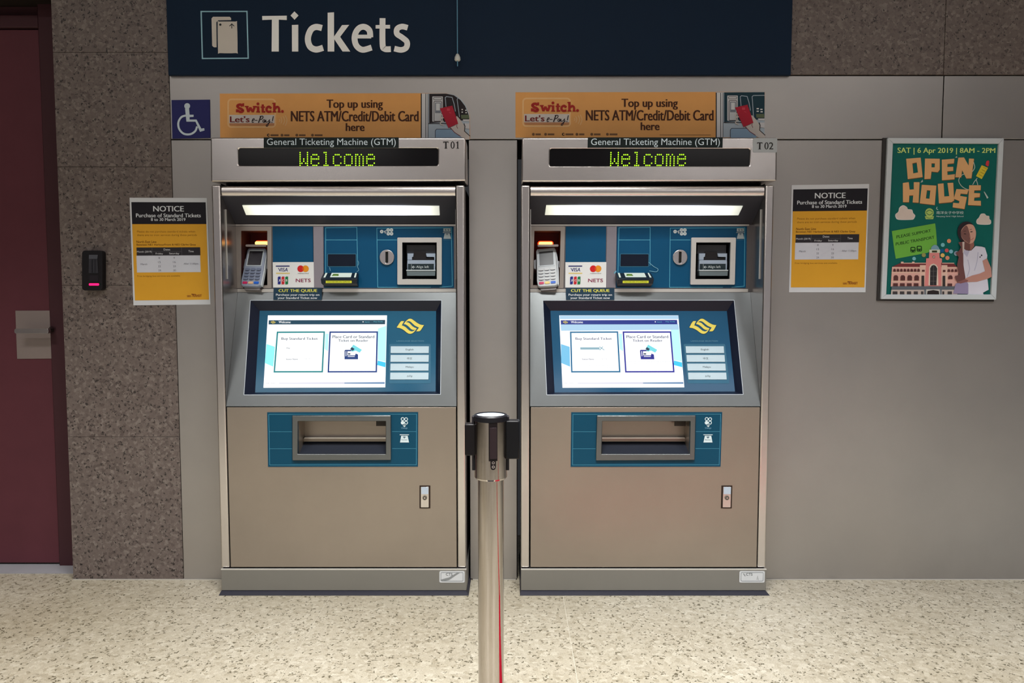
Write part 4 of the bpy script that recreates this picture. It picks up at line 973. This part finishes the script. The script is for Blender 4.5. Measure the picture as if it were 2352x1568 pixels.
    a = A(None, M_BRIGHT); a.box(x0_ + .004, x1_ - .002, YF + .068, YF + .088, zm - .003, zm + .002); a.m(M_ST2); a.quad((x0_, YF + .07, zm - .002), (x1_, YF + .07, zm - .002), (x1_, YF + .072, zs), (x0_, YF + .072, zs)); a.build('tray_ledge', dp)
    a = A(Plane((0, YF + .06, 0), (0, -1, 0)), C(62, 56, 52, .5)); a.prism(rr(865, 964, 890, 977), 0, .01); a.build('tray_sensor', dp)
    # lock
    a = A(PF, C(46, 32, 24, .6)); a.prism(rr(963.5, 1114.5, 988.5, 1167), -.001, .0008); lk = a.build('lock_recess', dp)
    a = A(PF, M_POL); a.prism(rr(967, 1117, 985, 1164, 1), .0, .005); a.build('lock_plate', lk, bevel=.001)
    a = A(PF, C(176, 190, 206, .3)); a.prism(rr(968, 1117.5, 984.5, 1133.5, 1), .005, .007); a.m(C(120, 114, 106, .4)); a.prism(circ(976, 1142, 5.4, 5.4, 20), .005, .008); a.m(C(40, 36, 34, .4)); a.prism(circ(976, 1142, 3.4, 3.4, 16), .008, .0084); a.m(M_POL); a.prism(circ(976, 1142, 1.8, 1.8, 12), .0084, .009); a.build('lock_cylinder', lk)
    # plinth
    zp1, zp0 = Z(1307), Z(1355)
    a = A(None, M_PLINTH); a.box(XO0 + .001, XO1 + .002, YF - .004, .3, zp0, zp1); a.build('plinth', mc, bevel=.002)
    a = A(None, M_BRIGHT); a.box(XO0 + .001, XO1 + .002, YF - .0045, YF + .004, zp1 - .001, zp1 + .0028); a.build('plinth_trim', mc)
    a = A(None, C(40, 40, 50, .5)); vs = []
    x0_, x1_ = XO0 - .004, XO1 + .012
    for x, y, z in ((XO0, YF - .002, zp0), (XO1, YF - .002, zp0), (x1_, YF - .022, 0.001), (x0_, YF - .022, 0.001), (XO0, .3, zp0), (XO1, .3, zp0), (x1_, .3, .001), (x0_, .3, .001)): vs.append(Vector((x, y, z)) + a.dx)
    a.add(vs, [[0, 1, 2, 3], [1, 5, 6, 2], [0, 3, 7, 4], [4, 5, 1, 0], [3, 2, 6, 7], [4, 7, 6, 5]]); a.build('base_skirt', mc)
    cs_ = (lambda x, y: (960 + x / 3.35, 1100 + y / 3.35))
    a = A(PF, C(196, 200, 204, .4)); a.mp = cs_; a.prism(rr(166, 704, 360, 792, 10), .004, .0052); st = a.build('maker_sticker', mc)
    a = A(PF, C(110, 116, 122, .5), lift=.0056); a.mp = cs_; a.stroke(rr(178, 714, 348, 780, 8), 3, True); a.m(C(50, 54, 60, .5)); a.text('CTS', (216, 718, 266, 738), .0); a.m(C(130, 134, 136, .5))
    if k == 0: a.poly([(172, 770), (240, 752), (300, 716), (330, 712), (280, 745), (240, 772), (190, 782)])
    else: a.stroke([(196, 722), (210, 742)], 6); a.stroke([(300, 770), (305, 740), (312, 772)], 3)
    a.build('sticker_print', st)
    return mc
machine(0); machine(1)

# ------------------------------------------------------------------ payment terminals
def terminal(k):
    ctr = PB.pt(582, 612) + Vector((0, .004, 0)); 
    if k: ctr = PB.pt(585, 612) + Vector((DX, .004, 0))
    tilt = math.radians(24); roll = math.radians([0.5, -4.5][k]); yaw = math.radians([-5, -8][k])
    Rm = Matrix.Rotation(yaw, 3, 'Z') @ Matrix.Rotation(-tilt, 3, 'X') @ Matrix.Rotation(roll, 3, 'Y')
    ex = Rm @ Vector((1, 0, 0)); ey = Rm @ Vector((0, 0, -1)); n = Rm @ Vector((0, -1, 0))
    s = .001 * 1.04
    L = Local(ctr, ex * s, ey * s, n)
    t = thing('payment_terminal', ctr + ey * .085, ['card payment terminal with a dark screen in the left machine, leaning right', 'pale card payment terminal in the right machine, leaning left with a light grey screen'][k], 'card terminal', 'card payment terminals')
    bc = C(150, 160, 180, .4) if k == 0 else C(196, 202, 206, .4)
    a = Art(L, mat=bc); out = [(-37, -84), (37, -84), (41, -76), (41, -20), (43, 60), (40, 84), (30, 88), (-30, 88), (-40, 84), (-43, 60), (-41, -20), (-41, -76)]
    a.prism(out, -.022, 0.0); a.build('casing', t, bevel=.004, seg=3)
    a = Art(L, mat=C(52, 48, 54, .5)); a.prism([(x * 1.01, y + 3) for x, y in out], -.036, -.020); a.build('rear_shell', t, bevel=.003)
    a = Art(L, mat=C(196, 206, 214, .35)); a.prism(rr(-33, -76, 33, -2, 3), 0, .0015, [rr(-29, -71, 29, -6, 2)]); a.build('screen_frame', t, bevel=.0006)
    a = Art(L, lift=.0004, mat=C(40, 38, 46, .15) if k == 0 else C(84, 88, 92, .3)); a.rect(-29.5, -71.5, 29.5, -5.5); a.build('screen', t)
    kc = C(118, 128, 152, .45) if k == 0 else C(206, 210, 212, .45); ks = C(70, 76, 92, .5)
    a = Art(L, lift=.0003, mat=ks)
    for r in range(4):
        for c in range(3):
            x = -24 + c * 24; y = 12 + r * 14
            kk = Art(L, mat=kc); kk.prism(rr(x - 10, y - 5, x + 10, y + 5, 3.5), 0, .0028); kk.build('key', t, bevel=.0008)
            a.stroke([(x - 10, y + 4.5), (x, y + 7), (x + 10, y + 4.5)], 2.6, smooth=3)  # dark arc painted under each key as its shadow
    a.build('key_shadow_gap', t) if False else a.build('key_shadow_arcs', t)
    for i, c in enumerate(((206, 40, 96), (232, 206, 120) if k else (232, 190, 150), (20, 96, 206))):
        kk = Art(L, mat=C(*c, .4)); x = -24 + 24 * i; kk.prism(rr(x - 10, 68, x + 10, 78, 3), 0, .0028); kk.build('key', t, bevel=.0008, label=['red cancel key', 'pale yellow clear key', 'blue enter key'][i])
    a = Art(L, mat=C(206, 214, 220, .35)); a.prism([(41, -76), (46, -40), (48, 20), (46, 84), (41, 84), (43, 20)], -.02, -.002); a.build('side_grip', t, bevel=.0015)
    for sx in (-1, 1):
        a = Art(L, mat=C(150, 152, 158, .35)); a.prism([(sx * 44, -44), (sx * 53, -40), (sx * 53, -2), (sx * 46, 2)] if sx < 0 else [(46, -30), (56, -26), (60, 6), (50, 2)], -.03, -.014); a.build('bracket_arm', t, bevel=.001)
    a = Art(L, mat=C(130, 126, 128, .35)); a.prism(rr(-30, 84, 34, 98, 3), -.07, -.016); a.build('mount', t, bevel=.002)
terminal(0); terminal(1)

# ------------------------------------------------------------------ barrier post
YP = -D + 1.80
pc = at(1127, 1000, YP); PPX = 1.80 / F_PX
zt = at(1124, 951, YP).z; zhb = at(1124, 1104, YP - .03).z
bx, by = pc.x, YP
post = thing('barrier_post', (bx, by, 0), 'polished steel queue barrier post with black belt clips standing between the two machines', 'barrier post')
Rt = .0320; Rh = .0405
a = Art(mat=M_CHROME); a.lathe(bx, by, [(Rt, .02), (Rt, zhb + .01)], 64); a.build('tube', post)
a = Art(mat=M_CHROME); a.lathe(bx, by, [(Rt, zhb + .004), (Rh - .003, zhb), (Rh, zhb + .004), (Rh, zt - .012)], 64); hdp = a.build('head', post)
a = Art(mat=C(22, 22, 28, .35)); a.lathe(bx, by, [(Rh - .001, zt - .016), (Rh + .0015, zt - .014), (Rh + .0015, zt - .003), (Rh - .001, zt), (Rh - .005, zt + .0005), (Rh - .006, zt - .003)], 64); cp = a.build('cap_ring', hdp)
a = Art(mat=C(196, 214, 226, .25)); a.lathe(bx, by, [(Rh - .005, zt - .002), (0.0005, zt - .001)], 48); a.build('cap_disc', hdp)  # pale blue colour paints in the reflection on the mirrored cap
a = Art(mat=M_BLACKG)
Hh = zt - zhb
for ang in (-80, 6, 100, 184):    # four slots round the head
    A0 = math.radians(ang); da = math.radians(15 if ang == -80 else 13)
    def band(z0, z1, w0, w1, mat, r0, name, par):
        b = Art(mat=mat); vs = []; n = 8
        for z, w in ((z0, w0), (z1, w1)):
            for i in range(n + 1):
                t_ = A0 + w * (2 * i / n - 1); vs.append((bx + r0 * math.cos(t_), by + r0 * math.sin(t_), z))
        b.add(vs, [[i, i + 1, n + 2 + i, n + 1 + i] for i in range(n)]); return b.build(name, par)
    slot_ = band(zt - .015, zhb + Hh * .32, da, da, C(22, 14, 18, .4), Rh + .0008, 'belt_slot', hdp)
    band(zhb + Hh * .32, zhb + Hh * .19, da * .62, da * .5, C(30, 24, 28, .4), Rh + .0009, 'slot_tail', slot_) if False else None
    b = Art(mat=C(30, 24, 28, .4)); vs = []; n = 8; zs_ = [zhb + Hh * .33, zhb + Hh * .24, zhb + Hh * .20, zhb + Hh * .185]; ws = [.62, .62, .5, .2]
    for z, w in zip(zs_, ws):
        for i in range(n + 1): t_ = A0 + da * w * (2 * i / n - 1); vs.append((bx + (Rh + .0009) * math.cos(t_), by + (Rh + .0009) * math.sin(t_), z))
    b.add(vs, [[j * (n + 1) + i, j * (n + 1) + i + 1, (j + 1) * (n + 1) + i + 1, (j + 1) * (n + 1) + i] for j in range(3) for i in range(n)]); b.build('slot_tail', hdp)
A0 = math.radians(-80); ca, sa = math.cos(A0), math.sin(A0)
o_ = Vector((bx + (Rh + .0018) * ca, by + (Rh + .0018) * sa, zhb + Hh * .285)); LP = Local(o_, Vector((-sa, ca, 0)) * .001, Vector((0, 0, -1)) * .001, Vector((ca, sa, 0)))
a = Art(LP, lift=.0008, mat=C(170, 160, 156, .3))
for y in (-2, 8): a.poly(circ(0, y, 3.4, 3.4, 20), [circ(0, y, 2.0, 2.0, 20)])
a.build('rivet_ring', hdp)
LP2 = Local((bx + (Rh + .0014) * ca, by + (Rh + .0014) * sa, 0), Vector((-sa, ca, 0)), Vector((0, 0, 1)), Vector((ca, sa, 0)))
a = Art(LP2, mat=C(44, 34, 38, .25)); a.prism(rr(-.0085, zhb + Hh * .36, .0085, zt - .026, .002), -.001, .003); a.build('belt_tongue', hdp, bevel=.001)
# side clips
z0c, z1c = at(1178, 1051, YP).z, at(1178, 964, YP).z
a = Art(mat=C(10, 11, 16, .4)); a.box(bx + Rh - .004, at(1193, 1000, YP).x, by - .016, by + .016, z0c, z1c); a.build('belt_clip', hdp, bevel=.003)
z0c, z1c = at(1078, 1044, YP).z, at(1078, 972, YP).z
a = Art(mat=C(14, 10, 14, .4)); a.box(at(1068, 1000, YP).x, bx - Rh + .004, by - .012, by + .018, z0c, z1c); a.build('belt_clip', hdp, bevel=.003)
for sx in (-1, 1):
    z0c, z1c = at(1120, 1078, YP).z, at(1120, 955, YP).z
    x_ = bx + sx * (Rh + .001); a = Art(mat=C(26, 24, 30, .4)); a.box(x_ - .004, x_ + .004, by - .009, by + .009, z0c, z1c); a.build('clip_rail', hdp, bevel=.001)
a = Art(mat=C(40, 40, 44, .4)); a.lathe(bx, by, [(.0005, .032), (Rt + .004, .03), (.06, .024), (.15, .012), (.165, .004), (.165, 0.001)], 64); a.build('base_plate', post)

# unseen red line on the floor right of the post, added for its reflected streak
a = Art(mat=C(170, 8, 40, .5)); tp_ = [(bx + .24, by + .17), (bx + 1.25, by - .16), (bx + 3.0, by - 2.1)]; tw = .10
for (xa, ya), (xb, yb), tw in zip(tp_, tp_[1:], (.16, .09)):
    l_ = math.hypot(xb - xa, yb - ya); nx, ny = -(yb - ya) / l_ * tw, (xb - xa) / l_ * tw
    vs = [Vector((xa + nx, ya + ny, z)) for z in (.0004, .0014)] + [Vector((xa - nx, ya - ny, z)) for z in (.0004, .0014)] + [Vector((xb - nx, yb - ny, z)) for z in (.0004, .0014)] + [Vector((xb + nx, yb + ny, z)) for z in (.0004, .0014)]
    a.add(vs, [[1, 3, 5, 7], [0, 6, 4, 2], [0, 2, 3, 1], [2, 4, 5, 3], [4, 6, 7, 5], [6, 0, 1, 7]])
a.build('floor_tape', label='unseen red tape line added on the floor, mirrored in the barrier post', cat='floor tape')

# ------------------------------------------------------------------ ceiling lights (unseen; the rows further back are added)
for i, (x, y, sx, sy, e, c, sp) in enumerate(LIGHTS):
    t = thing('ceiling_light', (x, y, CEIL - .05), 'unseen rectangular flush ceiling light over the station floor', 'light', 'flush ceiling lights')
    a = Art(mat=C(160, 160, 160, .5)); a.box(x - sx / 2 - .03, x - sx / 2, y - sy / 2 - .03, y + sy / 2 + .03, CEIL - .05, CEIL); a.box(x + sx / 2, x + sx / 2 + .03, y - sy / 2 - .03, y + sy / 2 + .03, CEIL - .05, CEIL)
    a.box(x - sx / 2, x + sx / 2, y - sy / 2 - .03, y - sy / 2, CEIL - .05, CEIL); a.box(x - sx / 2, x + sx / 2, y + sy / 2, y + sy / 2 + .03, CEIL - .05, CEIL); a.build('light_frame', t)
    a = Art(mat=C(255, 250, 246, emit=7.0, var=0)); a.quad((x - sx / 2, y - sy / 2, CEIL - .03), (x + sx / 2, y - sy / 2, CEIL - .03), (x + sx / 2, y + sy / 2, CEIL - .03), (x - sx / 2, y + sy / 2, CEIL - .03)); a.build('diffuser', t)
